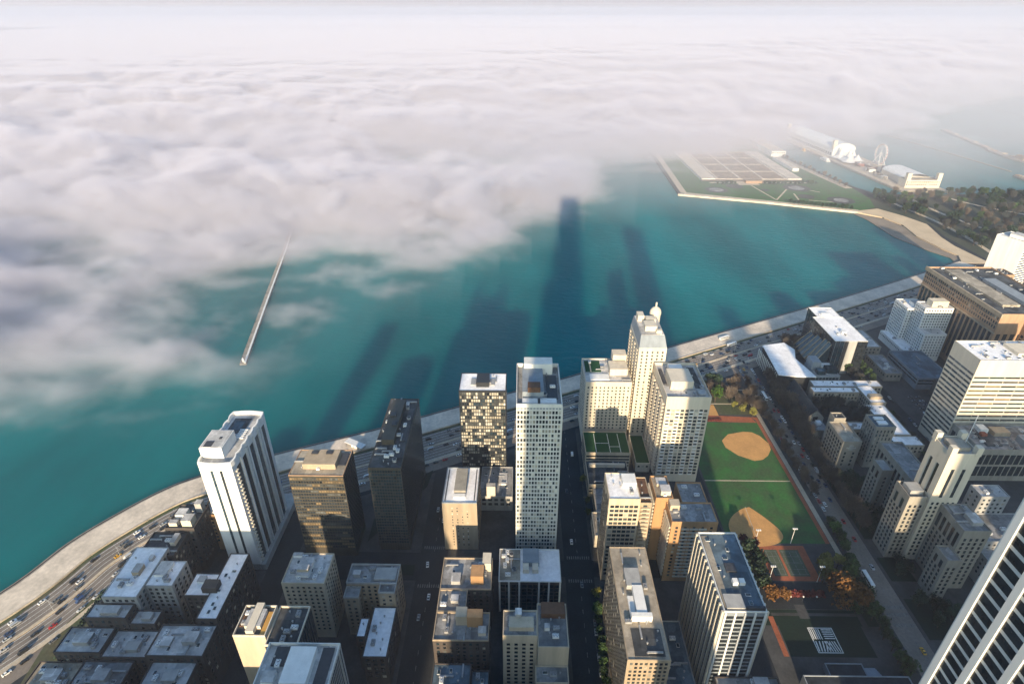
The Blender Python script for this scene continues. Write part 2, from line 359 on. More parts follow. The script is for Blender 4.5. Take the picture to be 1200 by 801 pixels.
# museum garden: dark lawn, white border walks, striped square
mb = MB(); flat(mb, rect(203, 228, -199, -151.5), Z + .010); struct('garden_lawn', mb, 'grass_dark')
mb = MB()
flat(mb, rect(203, 230, -203.5, -200.2), Z + .012); flat(mb, rect(228.4, 230.4, -199.9, -150), Z + .012); flat(mb, rect(200, 203, -203, -150), Z + .012); flat(mb, rect(226.6, 236, -172, -166), Z + .016)
struct('garden_walk', mb, 'paving')
mb = MB(); flat(mb, rect(203, 228, -150.6, -147.6), Z + .012); struct('brick_walk', mb, 'track_red')
mb = MB()
x0, x1, y0, y1 = 205.3, 220.9, -181.6, -167.6; zz = Z + .018
for r in (rect(x0, x1, y0, y0 + .5), rect(x0, x1, y1 - .5, y1), rect(x0, x0 + .5, y0 + .5, y1 - .5), rect(x1 - .5, x1, y0 + .5, y1 - .5)): flat(mb, r, zz)
xm = (x0 + x1) / 2; ym = (y0 + y1) / 2
for k in range(5): yy = ym + 1.0 + k * 1.15; flat(mb, rect(xm + .5, x1 - .9, yy, yy + .55), zz)
for k in range(5): xx = xm + .8 + k * 1.35; flat(mb, rect(xx, xx + .6, y0 + .9, ym - .3), zz)
for k in range(5):
    o = k * 1.5; flat(mb, [(x0 + .9, ym + 5.6 - o), (x0 + .9, ym + 6.3 - o), (xm - .6 - .6 * (k == 4), ym + .9 - o + 5 - .4 * k + (5.4 - o) * .0), (xm - .6, ym + .2 - o + 5 - .4 * k)], zz)
for k in range(5):
    o = k * 1.5; flat(mb, [(x0 + .9, y0 + 1.0 + o * .9), (x0 + .9, y0 + 1.6 + o * .9), (xm - .6, y0 + 2.6 + o * .9), (xm - .6, y0 + 2.0 + o * .9)], zz)
struct('striped_square', mb, 'paint_white')
# playground lots by the drive
mb = MB(); flat(mb, rect(421, 442, -176, -146), Z + .006); struct('play_lot', mb, 'infield')
mb = MB(); flat(mb, [(446, -208), (470, -206), (452, -150), (430, -146), (430, -140), (426, -141), (428, -208)], Z + .003); struct('park_lawn', mb, 'grass_dull')
mb = MB(); flat(mb, rect(443, 444.5, -206, -146), Z + .014); flat(mb, rect(466, 467.5, -212, -160), Z + .014); struct('playground_path', mb, 'gravel_path')
# lawns by the drive at the north end and parking bays
mb = MB(); flat(mb, [(172, 262), (205, 266), (236, 257), (250, 238), (215, 246), (180, 254)], 0.16); struct('drive_lawn', mb, 'grass_dull')
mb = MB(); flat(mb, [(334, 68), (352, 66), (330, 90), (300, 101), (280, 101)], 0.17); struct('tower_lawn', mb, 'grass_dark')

# beach and the park beside it
mb = MB(); mb.prism(ccw([(790, -622), (822, -637), (850, -630), (906, -625), (960, -634), (1000, -624), (1028, -594), (1040, -600), (1052, -640), (1010, -662), (965, -676), (900, -660), (860, -656), (790, -662)]), -3.5, 0.30); struct('beach', mb, 'sand')
mb = MB(); mb.prism(ccw([(786, -616), (818, -622), (845, -608), (905, -590), (993, -592), (1026, -586), (1034, -597), (1000, -645), (906, -645), (822, -645), (786, -640)]), -3.5, -1.5); struct('wet_beach', mb, 'wet_sand')
mb = MB(); flat(mb, [(800, -668), (860, -668), (900, -668), (965, -681), (1010, -663), (1050, -640), (1070, -600), (1110, -640), (1150, -690), (1149, -905), (1184, -990), (1100, -1200), (820, -1000), (760, -760)], 0.02); struct('park_ground', mb, 'park_soil')
mb = MB()
for P in ([(1140, -735), (1075, -735), (1010, -740), (930, -760), (850, -800)], [(1150, -800), (1080, -830), (1020, -880), (960, -940)], [(1120, -690), (1060, -690), (990, -700), (900, -700), (820, -690)]):
    strip(mb, catmull(P, 5), -3.5, 3.5, 0.06)
struct('park_road', mb, 'gravel_path')

# filter-plant peninsula: lawns, walks and paved circles
mb = MB(); flat(mb, [(1036, -597), (1096, -456), (1150, -312), (1500, -328), (2140, -346), (2140, -644), (1521, -626), (1326, -649), (1200, -664), (1120, -660), (1060, -640)], 0.03); struct('plant_lawn', mb, 'grass')
mb = MB()
pts = [(1034, -597), (1094, -455), (1147, -306)]
strip(mb, [(1038, -600), (1096, -460), (1150, -318)], -4, 7, 0.07)
mb2 = MB(); mb2.prism(ccw([(1034, -597), (1094, -455), (1147, -306), (1140, -304), (1087, -457), (1027, -600)]), -4, 0.9); struct('peninsula_seawall', mb2, 'promenade')
strip(mb, [(1152, -318), (1500, -336), (2140, -352)], -6, 6, 0.08)
strip(mb, [(1190, -655), (1326, -640), (1521, -617), (2140, -635)], -8, 8, 0.085)
flat(mb, rect(1228, 1236, -590, -390), 0.075); flat(mb, rect(1212, 1245, -487, -445), 0.09)
for a, b in (((1105, -480), (1210, -468)), ((1105, -480), (1200, -540)), ((1160, -585), (1195, -552)), ((1100, -521), (1150, -530)), ((1090, -590), (1105, -540))):
    strip(mb, [a, b], -1.6, 1.6, 0.10)
struct('plant_walks', mb, 'gravel_path')
mb = MB()
for cx, cy, r in ((1176, -388, 22), (1203, -432, 17), (1176, -484, 9), (1192, -552, 26), (1130, -545, 15), (1105, -600, 24)): flat(mb, ell(cx, cy, r, r, 32), 0.11)
struct('paved_circles', mb, 'paving')
mb = MB()
for cx, cy, r in ((1176, -388, 14), (1192, -552, 15), (1105, -600, 13)): flat(mb, ell(cx, cy, r, r, 32), 0.125)
struct('circle_pools', mb, 'roof_grey')

# ------------------------------------------------------------------ buildings
CAMV = Vector((0, 0, CAMZ))
def finish_items(root, items, keep=100):
    """items: name -> list of (cx,cy,cz,sx,sy,sz,material); the nearest 100 become parts, the rest one part."""
    o = Vector(root.location); rz = Matrix.Rotation(root.rotation_euler.z, 3, 'Z')
    for name, L in items.items():
        L = sorted(L, key=lambda t: (o + rz @ Vector(t[:3]) - CAMV).length)
        for cx, cy_, cz, sx, sy, sz, m in L[:keep]:
            link(name, cube(m), root, (cx, cy_, cz), 0, (sx, sy, sz))
        if L[keep:]:
            mats = sorted({t[6] for t in L[keep:]}); mb = MB()
            for cx, cy_, cz, sx, sy, sz, m in L[keep:]:
                mb.box(cx - sx / 2, cx + sx / 2, cy_ - sy / 2, cy_ + sy / 2, cz - sz / 2, cz + sz / 2, mats.index(m))
            tag(mb.build(name, mats, root), kind='stuff')

GLASS = {'dark': ['glass_dark'] * 6 + ['glass_mid'] * 3 + ['glass_blue'] * 2 + ['blind'], 'plain': ['glass_dark'], 'blue': ['glass_blue'] * 5 + ['glass_mid'],
         'gold': ['glass_dark'] * 9 + ['blind_gold'] * 5 + ['glass_mid'] * 3, 'pale': ['glass_dark'] * 5 + ['blind'] * 3 + ['glass_mid'] * 4 + ['blind_white'],
         'white': ['glass_dark'] * 4 + ['blind_white'] * 5 + ['glass_blue'] * 2 + ['blind'] * 6 + ['glass_mid'] * 5, 'band': ['glass_dark'] * 3 + ['glass_blue'] + ['blind_gold']}
def face_box(ms, face, u0, u1, z0, z1, proud, thick=0.4):
    """a box on one face of a mass; u runs along the face from its west or south end"""
    x0, x1, y0, y1 = ms[:4]; a = proud; t = thick
    if face == 'W': return (x0 - a, x0 - a + t + a, y0 + u0, y0 + u1, z0, z1)
    if face == 'E': return (x1 - t, x1 + a, y0 + u0, y0 + u1, z0, z1)
    if face == 'S': return (x0 + u0, x0 + u1, y0 - a, y0 + t, z0, z1)
    return (x0 + u0, x0 + u1, y1 - t, y1 + a, z0, z1)
def facade(items, ms, face, sp, rng):
    x0, x1, y0, y1, z0, z1 = ms; Wd = (y1 - y0) if face in 'WE' else (x1 - x0)
    kind = sp[0]
    def put(name, u0, u1, a, b, proud, m, thick=0.4):
        q = face_box(ms, face, u0, u1, a, b, proud, thick)
        items.setdefault(name, []).append(((q[0] + q[1]) / 2, (q[2] + q[3]) / 2, (q[4] + q[5]) / 2, q[1] - q[0], q[3] - q[2], q[5] - q[4], m))
    if kind in 'gflv':
        pitch, fl, ww, wh, gl = sp[1:6]; mt = sp[6] if len(sp) > 6 else 1.5; mbm = sp[7] if len(sp) > 7 else 3.0
        ext = sp[8] if len(sp) > 8 else {}
        mg = ext.get('margin', 0.8)
        n = max(1, int((Wd - 2 * mg) / pitch + .02)); p = (Wd - 2 * mg) / n
        rows = int((z1 - z0 - mt - mbm) / fl + .01)
        skip = ext.get('skip', ())
        gm = rng.choice(GLASS[gl]); run = ext.get('run', 0)
        for r in range(rows):
            zt = z1 - mt - r * fl
            for c in range(n):
                if c in skip: continue
                if rng.random() > run: gm = rng.choice(GLASS[gl])
                u = mg + (c + .5) * p
                if ext.get('pair'):
                    d = ext['pair']
                    for s in (-1, 1): put('window', u + s * d - ww / 2, u + s * d + ww / 2, zt - wh, zt, .06, rng.choice(GLASS[gl]))
                else:
                    put('window', u - ww / 2, u + ww / 2, zt - wh, zt, .06, gm)
                if kind == 'l' and (c in ext['bal']):
                    put('balcony', u - p * .46, u + p * .46, zt - wh - .55, zt - wh + .55, ext.get('bd', 1.3), ext['bm'])
        if 'fin' in ext:
            for c in range(n + 1):
                u = min(max(mg + c * p, ext['fin'] / 2), Wd - ext['fin'] / 2); put('pier', u - ext['fin'] / 2, u + ext['fin'] / 2, z0 + ext.get('finz', 0), z1 - ext.get('fint', 0), ext.get('find', .45), ext['finm'])
        if 'slab' in ext:
            for r in range(rows + 1):
                zt = z1 - mt - r * fl + (fl - wh) / 2 + .0
                put('floor_band', 0.02, Wd - .02, zt - ext['slab'] / 2, zt + ext['slab'] / 2, ext.get('slabd', .3), ext['finm'])
    elif kind == 'b':                       # ribbon windows
        fl, wh, gl, mt, mbm = sp[1:6]; mg = sp[6] if len(sp) > 6 else .6; seg = sp[7] if len(sp) > 7 else 1
        for r in range(int((z1 - z0 - mt - mbm) / fl + .01)):
            zt = z1 - mt - r * fl; L = (Wd - 2 * mg) / seg
            for k in range(seg):
                put('window_band', mg + k * L + (.25 if seg > 1 else 0), mg + (k + 1) * L - (.25 if seg > 1 else 0), zt - wh, zt, .06, rng.choice(GLASS[gl]))
    elif kind == 's':                       # vertical glazed strips
        pitch, ww, gl, mt, mbm = sp[1:6]; mg = sp[6] if len(sp) > 6 else 1.0; n = max(1, int((Wd - 2 * mg) / pitch + .02)); p = (Wd - 2 * mg) / n
        for c in range(n):
            u = mg + (c + .5) * p; put('glass_strip', u - ww / 2, u + ww / 2, z0 + mbm, z1 - mt, .08, rng.choice(GLASS[gl]))
    elif kind == 'u':                       # explicit strips: list of (u0,u1)
        for u0, u1 in sp[1]: put('glass_strip', u0, u1, z0 + sp[4], z1 - sp[3], .08, rng.choice(GLASS[sp[2]]))

# roof furniture: shared pieces
def tmpl_ac(m):
    b = MB(); b.box(-1.6, 1.6, -1.0, 1.0, .25, 1.7); b.box(-1.4, -1.1, -.9, .9, 0, .25, 1); b.box(1.1, 1.4, -.9, .9, 0, .25, 1)
    for x in (-.8, .8): b.cyl(x, 0, 1.7, 1.95, .6, 12, 1); b.cyl(x, 0, 1.95, 2.0, .5, 12, 0)
    return b.mesh('air_conditioner', [m, 'metal_dark'])
def tmpl_vent():
    b = MB(); b.cyl(0, 0, 0, 1.0, .28, 10); b.cyl(0, 0, 1.0, 1.25, .5, 10); b.cyl(0, 0, 1.25, 1.45, .5, 10, 0, .1); return b.mesh('vent', ['metal_grey'])
def tmpl_fan():
    b = MB(); b.cyl(0, 0, 0, 1.6, 1.25, 16); b.cyl(0, 0, 1.6, 2.1, 1.4, 16); b.cyl(0, 0, 2.1, 2.13, 1.15, 16, 1); return b.mesh('cooling_tower', ['metal_grey', 'metal_dark'])
def tmpl_sky():
    b = MB(); b.box(-1.2, 1.2, -.8, .8, 0, .35); b.prism(rect(-1.1, 1.1, -.7, .7), .35, .75, 1, rect(-.7, .7, -.35, .35)); return b.mesh('skylight', ['metal_white', 'glass_blue'])
def tmpl_duct():
    b = MB(); b.box(-3.5, 3.5, -.4, .4, .5, 1.2); b.box(3.1, 3.9, -.4, .4, 0, .5); b.box(-3.3, -3.0, -.3, .3, 0, .5); b.box(-.2, .1, -.3, .3, 0, .5); return b.mesh('duct', ['metal_grey'])
T_ROOF = {'air_conditioner': tmpl_ac('metal_grey'), 'rooftop_unit': tmpl_ac('metal_white'), 'vent': tmpl_vent(), 'cooling_tower': tmpl_fan(), 'skylight': tmpl_sky(), 'duct': tmpl_duct()}
def clutter(root, x0, x1, y0, y1, z, n, rng, kinds=('air_conditioner', 'vent', 'vent', 'skylight', 'duct', 'rooftop_unit')):
    used = []
    for _ in range(n):
        for _t in range(12):
            x = rng.uniform(x0 + 2, x1 - 2) if x1 - x0 > 5 else (x0 + x1) / 2; y = rng.uniform(y0 + 2, y1 - 2) if y1 - y0 > 5 else (y0 + y1) / 2
            if all(abs(x - a) + abs(y - b) > 4.2 for a, b in used): break
        else: continue
        used.append((x, y)); k = rng.choice(kinds)
        link(k if k != 'rooftop_unit' else 'air_conditioner', T_ROOF[k], root, (x, y, z), rng.choice((0, pi / 2)))

def masspart(root, ms, wall, roof, parapet, pm=None, cap=None):
    x0, x1, y0, y1, z0, z1 = ms
    block('wall', root, x0, x1, y0, y1, z0, z1, wall)
    t = 0.45
    if parapet:
        b = MB(); h = z1 + parapet
        b.box(x0, x0 + t, y0, y1, z1, h); b.box(x1 - t, x1, y0, y1, z1, h); b.box(x0 + t, x1 - t, y0, y0 + t, z1, h); b.box(x0 + t, x1 - t, y1 - t, y1, z1, h)
        b.build('parapet', pm or wall, root)
        block('roof', root, x0 + t, x1 - t, y0 + t, y1 - t, z1, z1 + .12, roof)
    else:
        block('roof', root, x0 - .05, x1 + .05, y0 - .05, y1 + .05, z1, z1 + .3, roof)

def bld(name, label, cat, masses, wall, roof='roof_grey', faces=None, parapet=0.9, pm=None, pent=(), n=4, kinds=None, seed=None, rz=0, group=None, each=None):
    """masses in world x0,x1,y0,y1,z0,z1; faces: facade spec per side for every mass (each[i] overrides for one mass)"""
    rng = random.Random(seed if seed is not None else sum(map(ord, label)))
    a = masses[0]; cx, cy_ = (a[0] + a[1]) / 2, (a[2] + a[3]) / 2
    root = thing(name, label, cat, (cx, cy_, 0), rz, group)
    items = {}
    for i, m in enumerate(masses):
        ms = (m[0] - cx, m[1] - cx, m[2] - cy_, m[3] - cy_, m[4], m[5])
        rf = m[6] if len(m) > 6 else roof; wl = m[7] if len(m) > 7 else wall
        masspart(root, ms, wl, rf, parapet, pm)
        fc = (each or {}).get(i, faces) or {}
        for f, sp in fc.items():
            for s in (sp if isinstance(sp, list) else [sp]): facade(items, ms, f, s, rng)
        if n and i == 0 or (each and False):
            pass
    finish_items(root, items)
    for q in pent:
        x0, x1, y0, y1, z0, z1, m = q[:7]
        block(q[7] if len(q) > 7 else 'penthouse', root, x0 - cx, x1 - cx, y0 - cy_, y1 - cy_, z0, z1, m)
        if len(q) <= 7: block('penthouse_roof', root, x0 - cx - .1, x1 - cx + .1, y0 - cy_ - .1, y1 - cy_ + .1, z1, z1 + .25, q[8] if len(q) > 8 else 'roof_light')
    if n:
        for i, m in enumerate(masses):
            k = int(1.7 * (n if isinstance(n, int) else n[i]))
            clutter(root, m[0] - cx + 1, m[1] - cx - 1, m[2] - cy_ + 1, m[3] - cy_ - 1, m[5] + .12, k, rng, kinds or ('air_conditioner', 'vent', 'vent', 'skylight', 'duct', 'rooftop_unit'))
    return root

# ---- towers beside and behind the viewpoint; they throw the long shadows
def taper_tower():
    root = thing('tapered_tower', 'very tall black tapering tower with crossed braces beside the viewpoint', 'skyscraper', (-44, 0, 0))
    b = MB(); b.prism(rect(-40, 40, -25, 25), 0, 344, 0, rect(-24, 24, -15, 15)); b.build('wall', 'wall_black', root)
    b = MB(); b.box(-23.5, 23.5, -14.5, 14.5, 344, 347); b.build('roof', 'roof_dark', root)
    def pt(f, u, z):
        k = z / 344; hx = 40 - 16 * k; hy = 25 - 10 * k
        return {'E': (hx + .3, u * hy, z), 'W': (-hx - .3, u * hy, z), 'N': (u * hx, hy + .3, z), 'S': (u * hx, -hy - .3, z)}[f]
    for f in 'EWNS':
        for k in range(5):
            z0, z1 = 10 + k * 62, 72 + k * 62
            for s in (-1, 1):
                b = MB(); b.tube(pt(f, -s, z0), pt(f, s, z1), .9, 4); b.build('brace', 'wall_black', root)
    for k in range(12):
        z = 14 + k * 28; kk = z / 344; hx = 40.2 - 16 * kk; hy = 25.2 - 10 * kk
        b = MB(); b.prism(rect(-hx, hx, -hy, hy), z, z + 1.6, 0); b.build('window_band', 'glass_dark', root)
taper_tower()
bld('concrete_tower', 'near pale concrete tower slanting up the right bottom corner, wide dark windows', 'skyscraper',
    [(36, 86, -125, -97, 0, 262)], 'wall_concrete', 'roof_grey',
    {'N': ('g', 6.6, 3.3, 4.9, 2.3, 'plain', 3, 20, dict(fin=1.6, find=.5, finm='wall_white', margin=1.5)), 'E': ('g', 5.6, 3.3, 4.0, 2.25, 'plain', 3, 20)}, n=2)
bld('hotel_tower', 'tall pale limestone tower with four corner lanterns far behind the viewpoint', 'skyscraper', [(-215, -165, 88, 128, 0, 255)], 'wall_stone', 'roof_grey', {'E': ('g', 4, 4, 2.4, 2.4, 'dark')},
    pent=[(-215 + a, -206 + a, 88 + b, 97 + b, 256, 268, 'wall_stone') for a in (0, 41) for b in (0, 31)], n=0)
bld('setback_tower', 'stepped limestone office tower with a beacon mast north of the viewpoint', 'skyscraper', [(-150, -105, 78, 122, 0, 110), (-142, -112, 84, 116, 110, 150), (-136, -118, 90, 110, 150, 172)], 'wall_stone', 'roof_grey', {'E': ('g', 4, 4, 2.2, 2.6, 'dark')},
    pent=[(-129, -126, 98, 101, 172.9, 195, 'metal_grey', 'mast')], n=0)
bld('granite_tower', 'pink granite tower with a pierced top south of the viewpoint', 'skyscraper', [(-130, -95, -262, -226, 0, 221)], 'wall_brown', 'roof_grey', {'E': ('g', 4, 3.6, 2.2, 2.2, 'dark'), 'N': ('g', 4, 3.6, 2.2, 2.2, 'dark')}, n=0)
bld('slab_tower', 'brown slab hotel directly north of the viewpoint', 'hotel', [(-40, 20, 70, 95, 0, 100), (40, 85, 72, 120, 0, 95)], 'wall_tan', 'roof_grey', {'E': ('g', 4, 3.2, 2.2, 1.8, 'dark')}, n=0)
bld('office_block', 'plain beige office block south of the concrete tower', 'office building', [(10, 85, -205, -160, 0, 64)], 'wall_beige', 'roof_grey', {'E': ('g', 4, 3.4, 2.4, 1.9, 'dark'), 'N': ('g', 4, 3.4, 2.4, 1.9, 'dark')}, n=0)  # added out of view; its height sets where the shade ends
bld('spired_tower', 'slim stone tower with a pyramid top south west of the viewpoint', 'skyscraper', [(-225, -190, -195, -160, 0, 230), (-218, -197, -188, -167, 230, 257)], 'wall_stone', 'roof_slate', {'E': ('g', 4, 3.6, 2.4, 2.2, 'dark')}, n=0)
bld('residential_slab', 'wide dark apartment slab behind the avenue south of the viewpoint', 'apartment block', [(20, 75, -420, -285, 0, 130)], 'wall_grey', 'roof_grey', {'E': ('g', 4, 3, 2.4, 1.8, 'dark'), 'N': ('g', 4, 3, 2.4, 1.8, 'dark')}, n=0)  # made up, out of view; stretched south to shade the cream office slab

bld('stone_slab', 'grey stone slab across the avenue behind the slanting concrete tower', 'office building', [(25, 85, -230, -212, 0, 80), (25, 85, -268, -230.2, 0, 112)], 'wall_stone', 'roof_grey', {'E': ('g', 4, 3.6, 2.4, 2, 'dark')}, n=0)  # added out of view to keep the college wings in shade
bld('mall_block', 'windowless stone shopping block at the foot of the slanting concrete tower', 'shopping mall', [(10, 72, -83, -56, 0, 88)], 'wall_stone', 'roof_grey', n=0)  # added unseen block; darkens the near end of the beige slab's roof
bld('brick_terrace', 'row of brown brick terraces on the street below the setback tower', 'apartment building', [(35, 100, 150, 250, 0, 82)], 'wall_tan', 'roof_grey', {'E': ('g', 4, 3.2, 2, 1.8, 'dark')}, n=0)  # added out of view; puts the lower-left west faces in shade
bld('hotel_block', 'brown hotel block across the north street below the viewpoint', 'hotel', [(55, 100, 100, 138, 0, 58)], 'wall_tan', 'roof_grey', {'E': ('g', 4, 3.2, 2, 1.8, 'dark')}, n=0)  # added unseen; shades the lower storeys of the beige towers
bld('brick_hotel', 'squat brick hotel directly under the viewpoint', 'hotel', [(32, 92, -28, 42, 0, 66)], 'wall_brown', 'roof_grey', {'E': ('g', 4, 3.2, 2, 1.8, 'dark')}, n=0)  # added unseen to shade the stone block's west face
bld('church_slab', 'plain brown tower north west of the tapering tower', 'office building', [(-160, -120, 20, 60, 0, 138)], 'wall_tan', 'roof_grey', {'E': ('g', 4, 3.6, 2.4, 2, 'dark')}, n=0)  # invented blocker; casts the shade over the U-shaped block's roof

# ---- north of the first cross street
def striped_tower():
    x0, x1, y0, y1, H = 257, 306, 163, 182, 86
    cx, cy_ = (x0 + x1) / 2, (y0 + y1) / 2; hx, hy = (x1 - x0) / 2, (y1 - y0) / 2
    root = thing('striped_tower', 'white tower with vertical black stripes and scalloped roof edge beside the curving drive', 'apartment tower', (cx, cy_, 0))
    ms = (-hx, hx, -hy, hy, 0, H)
    block('wall', root, *ms[:4], 0, H, 'wall_white')
    block('roof', root, -hx + .6, hx - .6, -hy + .6, hy - .6, H, H + .12, 'roof_light')
    items = {}; rng = random.Random(3)
    facade(items, ms, 'W', ('u', [(6.2, 7.7), (11.6, 13.1)], 'dark', 4, 2), rng)
    facade(items, ms, 'S', ('u', [(4.5, 9.5), (12.2, 17.2), (19.0, 20.0), (22.0, 27.6), (30.4, 35.4), (37.4, 38.3), (40.5, 45.5)], 'dark', 5, 2), rng)
    facade(items, ms, 'N', ('u', [(4.5, 9.5), (12.2, 17.2), (22.0, 27.6), (30.4, 35.4), (40.5, 45.5)], 'dark', 5, 2), rng)
    # corner balconies run up beside the first stripe
    for k in range(26): items.setdefault('balcony', []).append((-hx + 3.4, -hy - .5, 6 + k * 2.95, 2.2, 1.4, .8, 'wall_cream'))
    for f, L in (('S', (10.85, 18.1, 21, 29, 36.4, 39.4)),):
        for u in L: facade(items, ms, 'S', ('u', [], 'dark', 0, 0), rng); q = face_box(ms, 'S', u - .7, u + .7, 0, H - 2, .9); items.setdefault('pier', []).append(((q[0] + q[1]) / 2, (q[2] + q[3]) / 2, (q[4] + q[5]) / 2, q[1] - q[0], q[3] - q[2], q[5] - q[4], 'wall_white'))
    finish_items(root, items)
    # scalloped parapet: a thick rail with rounded bays, standing on arches
    b = MB(); e = []
    n = 6
    for i in range(n):
        u0 = -hx + i * 2 * hx / n
        for k in range(8): e.append((u0 + 2 * hx / n * k / 8, -hy - .9 * math.sin(pi * k / 8)))
    for k in range(8): e.append((hx + 1.0 * math.sin(pi * k / 8), -hy + 2 * hy * k / 8))
    for i in range(n):
        u0 = hx - i * 2 * hx / n
        for k in range(8): e.append((u0 - 2 * hx / n * k / 8, hy + .9 * math.sin(pi * k / 8)))
    for k in range(8): e.append((-hx - 1.0 * math.sin(pi * k / 8), hy - 2 * hy * k / 8))
    inn = [(x * .965, y * .91) for x, y in e]
    for i in range(len(e)):
        j = (i + 1) % len(e); b.prism([e[i], e[j], inn[j], inn[i]], H - 1.2, H + 2.2)
    b.build('parapet', 'wall_white', root)
    block('penthouse', root, -hx + 6, -hx + 23, -hy + 6.5, hy + .6, H, H + 7.5, 'wall_white'); block('penthouse_roof', root, -hx + 6.6, -hx + 22.4, -hy + 7, hy, H + 7.5, H + 7.8, 'roof_light')
    block('roof_opening', root, -hx + 7, -hx + 12, hy - 6, hy - 1.5, H + 7.8, H + 8.0, 'metal_dark'); block('roof_opening', root, -hx + 14, -hx + 16, hy - 9, hy - 7.5, H + 7.8, H + 8.0, 'metal_dark')
    block('pool_deck', root, hx - 20, hx - 5, -hy + 5.5, hy - 3, H + .12, H + .5, 'roof_dark'); block('pool', root, hx - 17, hx - 8, -hy + 8, hy - 5, H + .5, H + .62, 'glass_blue')
    for k in range(5): block('vent_slot', root, -hx + 24 + k * 1.9, -hx + 25 + k * 1.9, -hy + 3, -hy + 8, H + .12, H + .9, 'metal_white')
    block('podium', root, -hx - 0, hx + 14, -hy - 3, hy + 3, 0, 5, 'wall_grey')
striped_tower()
bld('apartment_house', 'grey brick block with a broad white L-shaped roof nearest the lakeside drive', 'apartment building', [(208, 242, 205, 224, 0, 36), (216, 233, 190, 205.2, 0, 35.2)], 'wall_grey', 'roof_white',
    {'S': ('g', 3.4, 3.2, 1.7, 1.8, 'dark'), 'W': ('g', 3.4, 3.2, 1.7, 1.8, 'dark')}, parapet=.5, pent=[(222, 228, 211, 215, 36, 39, 'wall_tan'), (222, 231, 196, 203, 35.2, 37.2, 'wall_white'), (232, 235, 209, 211, 36, 38.2, 'metal_grey')], n=[5, 3])
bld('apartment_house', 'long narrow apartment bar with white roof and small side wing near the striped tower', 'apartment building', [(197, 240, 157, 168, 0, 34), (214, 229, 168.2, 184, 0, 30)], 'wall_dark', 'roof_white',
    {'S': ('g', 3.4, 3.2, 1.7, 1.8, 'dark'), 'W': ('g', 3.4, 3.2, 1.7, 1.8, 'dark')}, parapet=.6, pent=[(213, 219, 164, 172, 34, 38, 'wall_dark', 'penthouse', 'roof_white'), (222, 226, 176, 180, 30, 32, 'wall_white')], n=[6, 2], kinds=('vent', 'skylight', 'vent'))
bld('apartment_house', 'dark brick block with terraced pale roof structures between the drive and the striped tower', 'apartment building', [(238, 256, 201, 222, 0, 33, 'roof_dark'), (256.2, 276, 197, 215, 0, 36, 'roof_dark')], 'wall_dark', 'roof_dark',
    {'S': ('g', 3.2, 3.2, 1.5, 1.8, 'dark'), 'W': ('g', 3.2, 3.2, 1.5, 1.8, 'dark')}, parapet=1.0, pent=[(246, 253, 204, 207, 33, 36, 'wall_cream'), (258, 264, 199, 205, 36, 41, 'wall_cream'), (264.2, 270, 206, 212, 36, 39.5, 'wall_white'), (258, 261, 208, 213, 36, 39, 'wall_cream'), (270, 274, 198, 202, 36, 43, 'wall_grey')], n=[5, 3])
bld('brick_house', 'orange brick house squeezed against the west side of the striped tower', 'apartment building', [(273, 296, 189, 203, 0, 30)], 'wall_orange', 'roof_tan', {'W': ('g', 3.2, 3.2, 1.4, 1.8, 'dark'), 'S': ('g', 3.2, 3.2, 1.4, 1.8, 'dark')}, pent=[(275, 279, 191, 199, 30, 31.5, 'roof_white')], n=3)
RW = {'S': ('g', 3.2, 3.2, 1.5, 1.8, 'dark'), 'W': ('g', 3.2, 3.2, 1.5, 1.8, 'dark')}
bld('row_house', 'narrow dark brick block with pale stepped roofs just below the white L-shaped roof', 'apartment building', [(198.8, 207.7, 207, 229, 0, 31), (199, 207.5, 193, 206.8, 0, 26)], 'wall_dark', 'roof_light', RW, pent=[(200.5, 205, 212, 221, 31, 33.5, 'wall_grey'), (201, 205, 196, 201, 26, 28.5, 'wall_grey', 'penthouse', 'roof_white')], n=[7, 4])
bld('row_house', 'dark brick block with a long flat grey roof hard against the drive lawn', 'apartment building', [(184, 198.6, 214, 238, 0, 24, 'roof_light'), (183, 198.4, 190, 213.8, 0, 22, 'roof_light')], 'wall_dark', 'roof_grey', RW, pent=[(188, 194, 222, 230, 24, 27, 'wall_grey'), (186, 191, 196, 203, 22, 24.5, 'wall_grey', 'penthouse', 'roof_white')], n=[8, 7])
bld('row_house', 'dark stone block with mottled grey roof at the near end of the white bar', 'apartment building', [(179, 196.5, 157, 186, 0, 30, 'roof_light'), (165, 178.8, 160, 183, 0, 26, 'roof_light')], 'wall_dark', 'roof_grey', RW, pent=[(185, 191, 163, 170, 30, 33, 'wall_grey'), (184, 189, 176, 181, 30, 31.5, 'wall_grey'), (168, 174, 166, 173, 26, 28.5, 'wall_grey', 'penthouse', 'roof_white')], n=[9, 7])
bld('row_house', 'brick block with a tan roof in the bottom left corner beside the drive', 'apartment building', [(168, 183, 222, 246, 0, 18), (167, 182.5, 196, 221.8, 0, 20, 'roof_grey')], 'wall_dark', 'roof_tan', RW, pent=[(172, 178, 230, 238, 18, 20.5, 'wall_grey'), (171, 177, 204, 211, 20, 23, 'wall_grey')], n=[8, 8])
